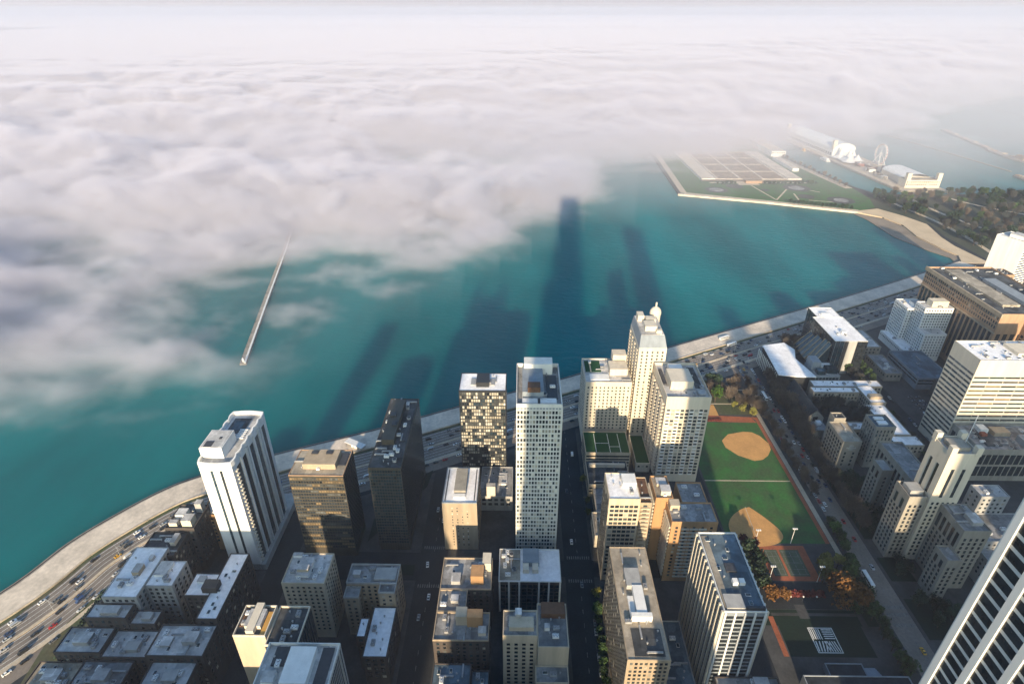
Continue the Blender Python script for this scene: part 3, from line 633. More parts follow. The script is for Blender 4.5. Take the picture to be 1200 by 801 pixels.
def beige_tower():
    r = bld('apartment_tower', 'beige tower with an orange roof terrace and white cross-shaped penthouse', 'apartment tower', [(170, 186, 116, 131, 0, 60, 'roof_dark'), (167.5, 188, 101, 115.8, 0, 57, 'roof_dark', 'wall_black')], 'wall_beige', 'roof_dark',
        each={0: {'N': ('g', 3.2, 3.0, 1.5, 1.6, 'dark')}, 1: {'S': ('s', 2.2, .8, 'blue', 1, 3), 'W': ('s', 2.2, .8, 'blue', 1, 3)}}, parapet=1.2, pm='wall_cream',
        pent=[(171, 186, 121.5, 125.2, 60, 63, 'wall_cream', 'penthouse', 'roof_light'), (174, 183, 119.5, 127, 60, 62.2, 'wall_cream'), (171, 183, 116.8, 119, 60.15, 60.5, 'roof_orange', 'terrace'), (175, 184, 128, 130.2, 60.15, 60.5, 'wood_brown', 'terrace')], n=[3, 5])
beige_tower()
bld('frame_tower', 'grey ribbed tower with a white frame round its roof at the bottom edge', 'office tower', [(140, 160, 77, 108, 0, 70)], 'wall_grey', 'roof_light', {'S': ('s', 1.5, .6, 'dark', .5, 3), 'N': ('s', 1.5, .6, 'dark', .5, 3), 'W': ('s', 1.5, .6, 'dark', .5, 3)}, parapet=1.6, pm='wall_concrete',
    pent=[(141, 157, 86, 97, 70, 73.5, 'wall_white', 'penthouse', 'roof_white'), (150, 158.5, 98.5, 104, 70.1, 70.9, 'metal_dark', 'roof_well'), (141, 158.5, 79, 84, 70.1, 70.5, 'metal_dark', 'roof_well'), (142, 147, 100, 105, 70, 72, 'wall_white')], n=3)
bld('apartment_tower', 'beige block with rows of small square windows and a cluttered pale roof', 'apartment building', [(211, 231, 103, 126, 0, 45)], 'wall_beige', 'roof_light', {'W': ('g', 2.9, 3.1, 1.3, 1.4, 'plain', 2.2), 'S': ('g', 2.9, 3.1, 1.3, 1.4, 'plain', 2.2), 'N': ('g', 2.9, 3.1, 1.3, 1.4, 'plain', 2.2)},
    parapet=.7, pent=[(214, 226, 112, 119, 45, 48, 'wall_white'), (216, 219, 112.5, 118.5, 48.25, 50.2, 'wall_beige'), (228, 230, 120, 125, 45, 47, 'metal_white')], n=9)
bld('apartment_tower', 'tan stepped block with a walled grey roof beside the dark street', 'apartment building', [(220, 233, 67, 95, 0, 34, 'roof_grey'), (214, 220, 67, 76, 0, 34, 'roof_grey'), (213, 220, 87, 95.2, 0, 31, 'roof_grey')], 'wall_tan', 'roof_grey', {'W': ('g', 3.2, 3.1, 1.4, 1.5, 'dark'), 'S': ('g', 3.2, 3.1, 1.4, 1.5, 'dark')},
    parapet=1.3, pm='wall_grey', pent=[(222, 230, 68, 80, 34, 35.8, 'wall_grey', 'penthouse', 'roof_light'), (224, 227, 88, 92, 34, 37, 'wall_grey')], n=[4, 1, 1])
bld('white_roof_house', 'low block with bright white roof and projecting bay below the tan stepped block', 'commercial building', [(184, 213, 66.5, 79, 0, 24, 'roof_white'), (193, 204, 79.2, 84, 0, 27, 'roof_white')], 'wall_dark', 'roof_white', {'W': ('g', 3.4, 3.4, 2, 1.8, 'dark'), 'S': ('g', 3.4, 3.4, 2, 1.8, 'dark')}, parapet=.4, n=[5, 1], kinds=('vent', 'vent', 'air_conditioner'))
G8 = dict(fin=.35, find=.18, finm='wall_bronze', slab=.9, slabd=.22, margin=.3)
bld('bronze_tower', 'bronze glass slab with gold sunlit curtains on its west face', 'apartment tower', [(269, 293, 105, 138, 0, 68)], 'wall_bronze', 'roof_tan', {'W': ('g', 1.6, 2.5, 1.5, 1.55, 'gold', 1.5, 6, dict(fin=.25, find=.15, finm='wall_bronze', margin=.3, slab=.62, slabd=.12, run=.78)), 'S': ('g', 1.6, 2.5, 1.5, 1.7, 'plain', 1.5, 6, dict(margin=.3))},
    parapet=.5, pm='wall_brown', pent=[(275, 289, 111, 131, 68, 72, 'wall_tan', 'penthouse', 'roof_tan'), (278, 289.5, 106, 110.5, 68.1, 68.9, 'metal_dark', 'roof_well'), (284, 287, 115, 119, 72.25, 72.8, 'metal_dark', 'roof_well'), (284, 287, 124, 128, 72.25, 72.8, 'metal_dark', 'roof_well')], n=9)
bld('bronze_tower', 'long dark bronze glass slab with machinery along its roof, its south side black', 'apartment tower', [(274, 347, 71, 91, 0, 70)], 'wall_bronze', 'roof_dark', {'W': ('g', 1.6, 2.5, 1.5, 1.7, 'blue', 1.5, 6, dict(margin=.3, fin=.25, find=.15, finm='wall_bronze', slab=.7, slabd=.12)), 'S': ('g', 1.6, 2.5, 1.5, 1.7, 'plain', 1.5, 6, dict(margin=.3))},
    parapet=.5, pm='wall_bronze', pent=[(296, 340, 79, 87, 70, 74.5, 'wall_bronze', 'penthouse', 'roof_dark'), (283, 292, 73, 77, 70.1, 70.8, 'metal_dark', 'roof_well'), (300, 330, 72.5, 76, 70.1, 70.8, 'metal_dark', 'roof_well'), (310, 315, 80, 83, 74.75, 75.4, 'metal_dark', 'roof_well'), (320, 324, 82, 86, 74.75, 75.6, 'metal_dark', 'roof_well')], n=22, kinds=('rooftop_unit', 'vent', 'rooftop_unit', 'duct', 'cooling_tower'))

# ---- between the two cross streets
bld('glass_tower', 'black framed glass tower with pale curtains mixed over its face, by the drive', 'apartment tower', [(343, 366, 9, 42, 0, 80)], 'wall_black', 'roof_white', {'W': ('g', 1.55, 2.9, 1.2, 2.05, 'white', 1.2, 6, dict(margin=.35, fin=.22, find=.2, finm='wall_black', run=.3)), 'S': ('g', 1.55, 2.9, 1.35, 2.3, 'plain', 1.2, 6, dict(margin=.35)), 'N': ('g', 1.55, 2.9, 1.35, 2.3, 'plain', 1.2, 6, dict(margin=.35))},
    parapet=.5, pm='wall_black', pent=[(348, 360, 21, 30, 80, 84, 'wall_black', 'penthouse', 'roof_grey'), (350, 358, 17, 20.5, 80, 81, 'metal_grey', 'walkway'), (350, 358, 30.5, 34, 80, 81, 'metal_grey', 'walkway')], n=3)
bld('grid_tower', 'tallest white concrete tower with a regular grid of square dark windows', 'apartment tower', [(268, 311, -24, 1.4, 0, 120)], 'wall_bluegrey', 'roof_grey',
    {'W': ('g', 1.72, 3.22, 1.5, 2.5, 'pale', 1.8, 4, dict(margin=.35, fin=.5, find=.5, finm='wall_concrete', slab=.95, slabd=.35)), 'S': ('g', 1.72, 3.22, 1.5, 2.5, 'pale', 1.8, 4, dict(margin=.35, fin=.5, find=.5, finm='wall_concrete', slab=.95, slabd=.35)),
     'N': ('g', 1.72, 3.22, 1.5, 2.5, 'pale', 1.8, 4, dict(margin=.35))},
    parapet=2.6, pm='wall_concrete', pent=[(277, 305, -14, -2, 120, 124.5, 'wall_bluegrey', 'penthouse', 'roof_grey'), (302, 310, -20, -3, 120, 127.5, 'wall_concrete', 'penthouse', 'roof_light'), (270, 274.5, -21, -12, 120.1, 122, 'metal_white', 'skylight_hall'), (270, 274.5, -10.5, -2, 120.1, 122, 'metal_white', 'skylight_hall'), (276, 300, -22, -16, 120.1, 120.8, 'metal_dark', 'roof_well'), (276, 282, -12, -5, 124.75, 128, 'wood_brown', 'tank_house')], n=8, kinds=('cooling_tower', 'duct', 'vent', 'rooftop_unit'))
bld('hotel_block', 'plain beige block with four columns of tiny windows and a double edged pale roof', 'apartment building', [(275, 308, 26, 48, 0, 41)], 'wall_tan', 'roof_white', {'W': ('g', 3.0, 2.5, .8, .9, 'white', 3.5, 2, dict(margin=4.6)), 'S': ('g', 3.4, 2.7, 1.2, 1.4, 'dark', 3)}, parapet=.8, pm='wall_bluegrey',
    pent=[(283, 304, 33.5, 41, 41, 44.5, 'wall_stone', 'penthouse', 'roof_tan'), (279, 282, 33.5, 41, 41, 43, 'metal_white', 'vent_house'), (277, 306, 27.6, 28.1, 41.1, 41.8, 'metal_dark', 'rail'), (277, 306, 46, 46.5, 41.1, 41.8, 'metal_dark', 'rail')], n=0)
bld('podium_hall', 'low grey roofed hall with small cream stair tower below the black framed glass tower', 'commercial building', [(310, 341, 4, 27, 0, 13)], 'wall_grey', 'roof_grey', {'W': ('g', 4, 4, 2.6, 2.2, 'dark')}, parapet=.7, pent=[(309.5, 313, 16, 22, 13, 23, 'wall_cream'), (322, 334, 8, 14, 13, 14, 'roof_light', 'roof_deck')], n=6)
bld('white_roof_office', 'office block with one half of its roof bright white, the other covered in machinery', 'office building', [(229, 252.5, -25, 11, 0, 26)], 'wall_dark', 'roof_white', {'W': ('g', 2.9, 3.1, 2.6, 2.4, 'plain', 2.2, 2, dict(margin=.9)), 'S': ('g', 2.9, 3.1, 2.6, 2.4, 'plain', 2.2, 2, dict(margin=.9)), 'N': ('g', 2.9, 3.1, 2.6, 2.4, 'plain', 2.2, 2, dict(margin=.9))},
    parapet=.6, pm='wall_concrete', pent=[(240, 250.5, -12.5, -3, 26, 29.5, 'wall_bluegrey', 'penthouse', 'roof_dark'), (235, 240, -12, -8.5, 26, 29, 'wall_cream', 'penthouse', 'roof_white'), (235, 240, -6.5, -3, 26, 29, 'wall_cream', 'penthouse', 'roof_white'), (230, 252, -1.5, 10.4, 26.12, 26.3, 'roof_tan', 'machine_deck')] +
    [(228.75, 229.2, y - .5, y + .5, 0, 26.5, 'wall_concrete', 'pier') for y in (-24.4, -18, -12.3, -1, 5, 10.4)], n=0)
o_ = bpy.data.objects['white_roof_office']
clutter(o_, -10, 11, 6.5, 17, 26.3, 18, random.Random(4), ('rooftop_unit', 'duct', 'rooftop_unit', 'cooling_tower'))
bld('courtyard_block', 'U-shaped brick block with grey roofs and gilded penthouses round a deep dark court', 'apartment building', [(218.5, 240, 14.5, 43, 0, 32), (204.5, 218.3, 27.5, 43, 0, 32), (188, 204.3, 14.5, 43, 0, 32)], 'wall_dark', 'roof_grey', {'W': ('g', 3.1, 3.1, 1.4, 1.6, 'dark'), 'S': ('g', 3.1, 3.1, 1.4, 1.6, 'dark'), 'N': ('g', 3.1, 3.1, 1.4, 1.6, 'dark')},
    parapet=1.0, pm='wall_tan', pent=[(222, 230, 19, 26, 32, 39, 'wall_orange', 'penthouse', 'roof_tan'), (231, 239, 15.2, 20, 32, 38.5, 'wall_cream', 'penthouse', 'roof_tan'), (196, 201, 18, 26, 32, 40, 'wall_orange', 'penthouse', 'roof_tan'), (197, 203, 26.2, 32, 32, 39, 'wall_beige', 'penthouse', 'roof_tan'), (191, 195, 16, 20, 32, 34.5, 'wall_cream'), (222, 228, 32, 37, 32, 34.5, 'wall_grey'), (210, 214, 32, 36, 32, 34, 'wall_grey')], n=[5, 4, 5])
bld('stone_block', 'beige stone block with one column of wide paired windows and a grey terraced roof', 'apartment building', [(180, 194, -9.8, 7, 0, 48), (177, 201, -25, -10, 0, 44), (168, 176.8, -25, -9, 0, 30)], 'wall_beige', 'roof_grey', each={0: {'W': ('g', 3.2, 3.1, 1.7, 1.6, 'plain', 5), 'N': ('g', 3.2, 3.1, 1.7, 1.6, 'dark', 5)}, 1: {'S': ('g', 3.2, 3.1, 1.4, 1.6, 'dark', 3)}, 2: {'W': ('g', 3.2, 3.1, 1.4, 1.6, 'dark', 3)}},
    parapet=1.0, pent=[(183, 189, -8, 4, 48, 51, 'wall_beige', 'penthouse', 'roof_dark'), (188.5, 192, -2, 1, 51, 53, 'wall_grey'), (193, 200, -24, -12, 44, 47.5, 'wood_brown', 'penthouse', 'roof_dark'), (186, 188.5, -16, -13.5, 44, 46.5, 'wall_white')], n=[4, 6, 3])
bld('garage_block', 'low block with a plain bluish roof below the U-shaped brick block', 'commercial building', [(166, 181, 23, 42, 0, 24), (168, 180, 14, 22.8, 0, 20)], 'wall_dark', 'roof_blue', {'W': ('g', 3.4, 3.4, 1.6, 1.8, 'dark')}, parapet=.8, n=[5, 2])
bld('garage_block', 'narrow dark block at the bottom edge beside the north street', 'commercial building', [(148, 164, -20, 30, 0, 22)], 'wall_dark', 'roof_dark', {'W': ('g', 3.4, 3.4, 1.6, 1.8, 'dark')}, parapet=.8, n=8)

# ---- between the second street and the sports park
bld('slab_block', 'long beige slab with dense rows of windows and a white zigzag shed on its roof', 'apartment building', [(165, 230, -70, -50.2, 0, 54)], 'wall_tan', 'roof_tan', {'N': ('g', 2.1, 2.9, 1.3, 1.6, 'dark', 1.6), 'W': ('g', 2.1, 2.9, 1.3, 1.6, 'dark', 1.6), 'S': ('g', 2.1, 2.9, 1.3, 1.6, 'dark', 1.6)},
    parapet=.5, pent=[(203, 214, -63, -55.5, 54, 57, 'wall_grey', 'penthouse', 'roof_grey'), (187, 203, -63, -58, 54, 57.5, 'wall_white', 'penthouse', 'roof_white'), (184.5, 187, -65, -55, 54, 58, 'wall_white', 'penthouse', 'roof_white'), (187.2, 198, -57.8, -55, 54, 55.6, 'wall_white', 'penthouse', 'roof_white'), (167, 181, -68, -54, 54.12, 54.3, 'roof_dark', 'roof_deck')], n=10, kinds=('vent', 'duct', 'air_conditioner', 'vent'))
bld('banded_block', 'salmon block with dark window bands and a white roof behind the long beige slab', 'apartment building', [(252, 274, -70, -52, 0, 68)], 'wall_beige', 'roof_white', {'W': ('b', 3.3, 1.9, 'dark', 4.5, 3, .8, 6), 'N': ('b', 3.3, 1.9, 'dark', 4.5, 3, .8, 6)}, parapet=.6, pent=[(262, 270, -69, -61, 68, 71.5, 'wall_white', 'penthouse', 'roof_white')], n=4)
bld('banded_block', 'narrow brown terraced wing with stacked balconies on the south side of the salmon block', 'apartment building', [(257, 279, -78.2, -70.8, 0, 60)], 'wall_tan', 'wood_brown', {'W': ('l', 3.4, 3.1, 2.4, 1.9, 'dark', 1, 3, dict(bal=(0, 1), bd=1.4, bm='wall_beige'))}, parapet=.8, n=2)
bld('orange_block', 'orange brick block with stepped roofs and stacks of white balconies down its sides', 'apartment building', [(252, 268, -117, -90, 0, 50, 'roof_grey'), (268.2, 288, -94, -83.5, 0, 53, 'roof_tan'), (272, 290, -117, -101, 0, 46, 'roof_grey')], 'wall_orange', 'roof_grey',
    each={0: {'W': [('l', 4.4, 2.9, 1.5, 1.7, 'dark', 3, 3, dict(bal=(1, 2, 3, 5), bd=.5, bm='wall_cream'))], 'N': ('l', 3.1, 2.9, 2.0, 1.9, 'dark', 3, 3, dict(bal=(0, 1, 2, 3, 4), bd=.9, bm='wall_cream'))},
          1: {'N': ('l', 3.1, 2.9, 2.0, 1.9, 'dark', 3, 3, dict(bal=(0, 1, 2, 3, 4, 5), bd=.9, bm='wall_cream'))}, 2: {'W': ('g', 3.4, 2.9, 1.6, 1.6, 'dark', 2)}}, parapet=1.0,
    pent=[(262, 267.5, -97, -91, 50, 54, 'wall_beige', 'penthouse', 'roof_tan'), (271, 277, -93, -87, 53, 56.5, 'wall_cream'), (279, 285, -92, -86, 53, 55, 'wall_beige')], n=[5, 4, 3])
bld('ribbed_tower', 'dark roofed tower with white vertical ribs and white framed west end beside the sports park', 'apartment tower', [(177, 224, -114, -94.4, 0, 72)], 'wall_bluegrey', 'roof_blue',
    {'W': ('g', 4.55, 2.9, 3.9, 1.9, 'plain', 2.4, 3, dict(fin=.8, find=.55, finm='wall_white', margin=.7)), 'N': ('g', 3.9, 2.9, 2.6, 1.9, 'plain', 2.4, 3, dict(fin=1.0, find=1.0, finm='wall_cream', margin=.7)), 'S': ('g', 3.9, 2.9, 2.6, 1.9, 'plain', 2.4, 3, dict(fin=1.0, find=1.0, finm='wall_cream', margin=.7))},
    parapet=.9, pm='wall_concrete', pent=[(178.5, 186, -104.5, -96, 72, 73.4, 'wall_grey', 'penthouse', 'roof_grey'), (178, 179.2, -113.4, -105, 72.1, 74, 'metal_dark', 'louvre'), (191.5, 194.3, -108.5, -105.9, 72, 74.2, 'wall_white', 'vent_house'), (191.5, 194.3, -105.3, -102.8, 72, 74.2, 'wall_white', 'vent_house'), (179, 222, -98.5, -95.4, 72.12, 72.3, 'roof_tan', 'roof_deck'), (199, 204, -107, -102, 72.12, 73.2, 'metal_dark', 'roof_well')], n=6, kinds=('vent', 'skylight', 'vent'))
bld('low_roofs', 'low flat grey roofed block filling the gap between two towers near the bottom edge', 'commercial building', [(165, 213, -90, -72.5, 0, 15)], 'wall_grey', 'roof_blue', {'W': ('g', 3.4, 3.4, 1.6, 1.8, 'dark')}, parapet=.8, n=9)
bld('low_roofs', 'dark flat roofed block at the bottom edge below the ribbed tower', 'commercial building', [(160, 175.5, -128, -97, 0, 25)], 'wall_dark', 'roof_grey', {'W': ('g', 3.4, 3.4, 1.6, 1.8, 'dark')}, parapet=.8, pent=[(170, 174, -122, -115, 25, 28, 'wall_grey'), (163, 168, -108, -102, 25, 27.5, 'wall_cream')], n=8)
bld('low_roofs', 'dark modern museum block below the striped garden square', 'museum', [(150, 188, -205, -150, 0, 7), (188.2, 197, -186, -166, 0, 3.5)], 'wall_bluegrey', 'roof_slate', {'E': ('g', 5, 5, 3.4, 3, 'dark', 1, .5)}, parapet=.8, pent=[(188.2 + 1.2 * k, 189.4 + 1.2 * k, -194, -186.2, 0, 4.2 - .55 * k, 'wall_bluegrey', 'step') for k in range(7)], n=[6, 0])
bld('turf_podium', 'parking podium with a green sports court on its roof facing the second street', 'parking garage', [(352, 378, -85, -51, 0, 18, 'turf'), (325, 351.8, -82, -51, 0, 11, 'roof_dark'), (300, 324.8, -76, -54, 0, 9, 'roof_grey')], 'wall_beige', 'roof_grey', {'W': ('b', 3, 1.3, 'plain', 2, 1), 'N': ('b', 3, 1.3, 'plain', 2, 1, 1, 5)}, parapet=.9,
    pent=[(353, 376, -59.6, -59.2, 18.12, 18.2, 'paint_white', 'court_line'), (353, 376, -70.2, -69.8, 18.12, 18.2, 'paint_white', 'court_line'), (353, 376, -78.2, -77.8, 18.12, 18.2, 'paint_white', 'court_line'), (364, 364.4, -69.8, -59.6, 18.12, 18.2, 'paint_white', 'court_line'), (360, 360.4, -77.8, -70.2, 18.12, 18.2, 'paint_white', 'court_line'), (344, 346, -80, -53, 11, 14, 'wall_cream', 'penthouse', 'roof_light')], n=[0, 5, 3])
bld('low_wing', 'thin cream low wing along the second street in front of the salmon block', 'commercial building', [(278, 299, -60, -50.5, 0, 10)], 'wall_cream', 'roof_tan', {'W': ('g', 3, 3, 1.6, 1.6, 'dark'), 'N': ('g', 3, 3, 1.6, 1.6, 'dark')}, n=3)
def old_hotel():
    r = bld('cream_block', 'cream apartment block with punched windows and a green roof garden behind the turf podium', 'apartment building', [(388, 424, -88, -52, 0, 58, 'roof_light')], 'wall_cream', 'roof_light', {'W': ('g', 3.1, 3.0, 1.25, 1.5, 'dark', 3.4, 12), 'N': ('g', 3.1, 3.0, 1.25, 1.5, 'dark', 3.4, 12), 'S': ('g', 3.1, 3.0, 1.25, 1.5, 'dark', 3.4, 12)}, parapet=1.1,
        pent=[(399, 412, -86, -72, 58, 64, 'wall_cream', 'penthouse', 'roof_light'), (392, 400, -71, -56, 58.1, 59, 'wall_white', 'roof_deck'), (404, 421, -66, -53.5, 58.12, 58.5, 'turf', 'roof_garden'), (404, 421, -58.2, -57.2, 58.5, 58.6, 'gravel_path', 'garden_path'), (414, 423.5, -87, -76, 58, 68, 'wall_cream', 'penthouse', 'roof_light')], n=6)
old_hotel()
def domed():
    r = bld('domed_tower', 'tall cream tower with a grey sloped crown and small round dome at its lake end', 'apartment tower', [(391, 430, -112, -91, 0, 88, 'roof_light')], 'wall_cream', 'roof_light', {'W': ('g', 3.3, 3.0, 1.3, 1.6, 'dark', 3, 5), 'N': ('l', 3.3, 3.0, 1.4, 1.6, 'dark', 3, 5, dict(bal=(1, 4, 7, 10), bd=.8, bm='wall_cream')), 'S': ('g', 3.3, 3.0, 1.4, 1.6, 'dark', 3, 5)}, parapet=0, n=0)
    b = MB(); b.prism(rect(-19.4, 19.4, -10.4, 10.4), 88.3, 96, 0, rect(-14, 19.0, -9.0, 9.0)); b.build('sloped_crown', 'wall_bluegrey', r)
    block('crown_roof', r, -13.4, 18.6, -8.6, 8.6, 96, 96.5, 'roof_light')
    for x0, x1, y0, y1, h in ((-8, 2, -4, 5, 4), (6, 12, -6, 2, 3), (8, 16, 3, 8, 5), (-12, -9, -7, -3, 2.5)): block('penthouse', r, x0, x1, y0, y1, 96.5, 96.5 + h, 'wall_cream')
    b = MB(); b.cyl(21, -8.5, 70, 97, 4.2, 20); b.build('turret', 'wall_cream', r)
    b = MB(); b.lathe([(4.6, 97), (4.6, 98)] + [(4.6 * math.cos(a), 98 + 5.2 * math.sin(a)) for a in (pi / 2 * k / 7 for k in range(8))], 20, 0, (21, -8.5)); b.cyl(21, -8.5, 103, 107, .7, 8); b.build('dome', 'wall_cream', r)
domed()
bld('balcony_tower', 'big cream tower stacked with balconies and a broad white parapet beside the ball fields', 'apartment tower', [(342, 388, -134, -103, 0, 75, 'roof_light'), (388.2, 395, -131, -106, 0, 68, 'roof_light')], 'wall_cream', 'roof_light',
    each={0: {'W': [('l', 3.1, 3.0, 2.3, 1.9, 'pale', 8.5, 4, dict(bal=(1, 3, 6, 8), bd=.5, bm='wall_white')), ('g', 2.2, 4, 1.8, 3.0, 'blue', 4.2, 68)], 'N': ('l', 3.3, 3.0, 2.2, 2.0, 'dark', 5, 4, dict(bal=(1, 2, 4, 5, 7, 8, 10, 11, 13), bd=1.5, bm='wall_cream')), 'S': ('g', 3.3, 3.0, 2.0, 1.9, 'dark', 5, 4)}, 1: {}}, parapet=2.2,
    pent=[(354, 372, -124, -108, 75, 82, 'wall_cream', 'penthouse', 'roof_light'), (372.2, 384, -122, -112, 75, 78.5, 'wall_white', 'penthouse', 'roof_light'), (346, 352, -131, -126, 75, 77, 'metal_grey', 'vent_house'), (356, 384, -131.5, -126.5, 75.12, 75.6, 'roof_dark', 'roof_well'), (360, 380, -107, -104.5, 75.12, 76.4, 'metal_dark', 'louvre')], n=10)
bld('low_wing', 'cream garage wing at the foot of the domed tower beside a narrow garden court', 'commercial building', [(352, 387, -101, -90, 0, 8)], 'wall_cream', 'turf', {'W': ('g', 3, 3, 1.6, 1.6, 'dark')}, n=0)

# ---- south of the avenue
def glass_atrium():
    r = bld('law_school', 'dark glass block with a big white roof and stepped glass atrium facing the lake drive', 'university building', [(497, 548, -332, -301, 0, 36, 'roof_white'), (548.2, 570, -330, -306, 0, 36, 'roof_white')], 'wall_black', 'roof_white',
        each={0: {'W': [('g', 4.0, 5.5, 3.4, 4.6, 'blue', 1.5, 3, dict(skip=(0, 1, 2, 3, 4), fin=.0001, finm='wall_concrete'))], 'N': ('g', 3, 3.6, 2.6, 2.8, 'dark', 1.5, 2)}, 1: {'N': ('g', 3, 3.6, 2.6, 2.8, 'dark', 1.5, 2)}}, parapet=.5, pm='wall_concrete',
        pent=[(496.6, 497.2, -322, -314, 0, 36, 'wall_grey', 'wall_panel'), (496.5, 497.1, -332, -322.6, 0, 36, 'glass_dark', 'glass_strip'), (552, 556, -320, -312, 36.1, 38, 'metal_white', 'vent_house'), (512, 516, -318, -314, 36.1, 38.5, 'metal_white', 'vent_house')], n=2)
    for k in range(3):           # sloping glazed bays
        x0 = -22 + k * 15; y = 16; b = MB()
        b.add([(x0, y, 30 - 4 * k), (x0 + 13, y, 30 - 4 * k), (x0 + 13, y + 14, 6), (x0, y + 14, 6), (x0, y, 5.9), (x0 + 13, y, 5.9)], [(0, 3, 2, 1), (0, 4, 3), (1, 2, 5)], 0)
        b.build('sloping_glazing', 'glass_blue', r)
        for q in (x0, x0 + 6.4, x0 + 13): bb = MB(); bb.tube((q, y, 30.3 - 4 * k), (q, y + 14.3, 6.2), .45, 4); bb.build('glazing_beam', 'wall_tan', r)
glass_atrium()
def low_white():
    root = thing('white_roof_hall', 'low hall with a broad white angular roof at the corner of avenue and drive', 'university building', (496, -258, 0))
    poly = [(-27, 16.5), (27, 12), (33, -11), (19, -16), (2, -10), (-18, -14), (-30, -16), (-30, -2)]
    b = MB(); b.prism(ccw(poly), 0, 15.4); b.build('wall', 'wall_black', root)
    b = MB(); b.prism(ccw([(x * 1.02, y * 1.03) for x, y in poly]), 15.4, 16.2); b.build('roof', 'roof_white', root)
    for k in range(12): block('window', root, -27.3, -26.7, -13 + k * 2.2, -11.2 + k * 2.2, 2, 12, 'glass_blue')
    for k in range(14): block('pier', root, -25 + k * 3.6, -24.5 + k * 3.6, 17, 17.8, 0, 15.3, 'wall_concrete')
low_white()
bld('skylight_hall', 'flat roofed link with white skylight boxes and slanted blue glass between the white roofs', 'university building', [(470, 494, -299, -276, 0, 14, 'roof_grey')], 'wall_bluegrey', 'roof_grey', {'W': ('g', 3, 3.6, 2.6, 2.6, 'blue')}, parapet=.6,
    pent=[(482, 494, -285, -277, 14, 22, 'wall_bluegrey', 'penthouse', 'roof_white'), (472, 478, -286, -279, 14, 18, 'glass_blue', 'penthouse', 'roof_white'), (474, 482, -298, -288, 14, 19, 'glass_blue', 'penthouse', 'roof_white'), (484, 486, -297, -287, 14, 16, 'metal_white', 'skylight_box'), (488, 490, -297, -287, 14, 16, 'metal_white', 'skylight_box')], n=3)
bld('quad_wing', 'thin white roofed wing across the far side of the grassy quadrangle', 'university building', [(443, 451, -304, -263, 0, 14, 'roof_white'), (454, 464, -330, -268, 0, 13, 'roof_white')], 'wall_stone', 'roof_white', {'W': ('g', 3, 3.4, 1.5, 2, 'dark')}, parapet=.5, n=[4, 5], kinds=('skylight', 'vent', 'air_conditioner'))
bld('quad_wing', 'long white roofed wing running down the south side of the quadrangle', 'university building', [(426, 452, -318, -304.5, 0, 15, 'roof_white'), (384, 425.8, -316, -300, 0, 13, 'roof_white'), (372, 383.8, -320, -292, 0, 12, 'roof_white')], 'wall_stone', 'roof_white', {'W': ('g', 3, 3.4, 1.5, 2, 'dark'), 'N': ('g', 3, 3.4, 1.5, 2, 'dark')}, parapet=.5, pent=[(431, 436, -317, -306, 15, 18, 'wall_tan', 'penthouse', 'roof_white')], n=[1, 3, 1], kinds=('skylight', 'vent'))
def gothic_hall():
    x0, x1, y0, y1 = 408, 456, -257, -243; cx = (x0 + x1) / 2; cy_ = (y0 + y1) / 2; hx = 24; hy = 7
    root = thing('gothic_hall', 'stone gothic hall with a steep dark slate roof behind bare street trees', 'university building', (cx, cy_, 0))
    b = MB(); b.box(-hx, hx, -hy, hy, 0, 12); b.add([(-hx, -hy, 12), (-hx, hy, 12), (-hx, 0, 19)], [(0, 1, 2)]); b.add([(hx, -hy, 12), (hx, hy, 12), (hx, 0, 19)], [(0, 2, 1)]); b.build('wall', 'wall_stone', root)
    b = MB()
    for s in (-1, 1): b.add([(-hx + .8, s * (hy + .5), 11.8), (hx + .3, s * (hy + .5), 11.8), (hx + .3, 0, 19.2), (-hx + .8, 0, 19.2)], [(0, 1, 2, 3)])
    b.build('roof', 'roof_slate', root)
    for k in range(9): block('window', root, -hx + 4 + k * 5, -hx + 5.6 + k * 5, hy - .3, hy + .06, 4, 10, 'glass_dark'); block('buttress', root, -hx + 1.6 + k * 5, -hx + 2.4 + k * 5, hy, hy + .9, 0, 10.5, 'wall_stone')
    block('window', root, -hx - .06, -hx + .3, -2, 2, 5, 13, 'glass_dark')
    block('porch', root, -hx - 12, -hx, -6, 5, 0, 8, 'wall_stone'); block('porch_roof', root, -hx - 12.2, -hx, -6.2, 5.2, 8, 8.4, 'roof_grey'); block('dormer', root, -hx - 6, -hx - 2, -3, 1, 8.4, 11, 'roof_white')
gothic_hall()
bld('shield_hall', 'beige stone hall with tall paired windows and a carved shield over its west end', 'university building', [(355, 380, -258, -244, 0, 28, 'roof_tan'), (376, 386, -279, -258.2, 0, 23.5, 'roof_white'), (380.2, 388, -257, -248, 0, 31, 'roof_dark')], 'wall_stone', 'roof_tan', each={0: {'N': ('g', 3.1, 3.6, 1.7, 2.4, 'dark', 2), 'W': ('g', 6.2, 3.6, 1.5, 2.2, 'dark', 9, 2, dict(margin=.8))}, 1: {'W': ('g', 3.2, 3.6, 1.6, 2.2, 'dark', 2)}}, parapet=1.2,
    pent=[(354.6, 355, -252.6, -249.4, 21, 25.5, 'wall_grey', 'shield'), (354.5, 355, -254.5, -247.5, 22.6, 23.4, 'wall_grey', 'shield_band')], n=[2, 2, 1])
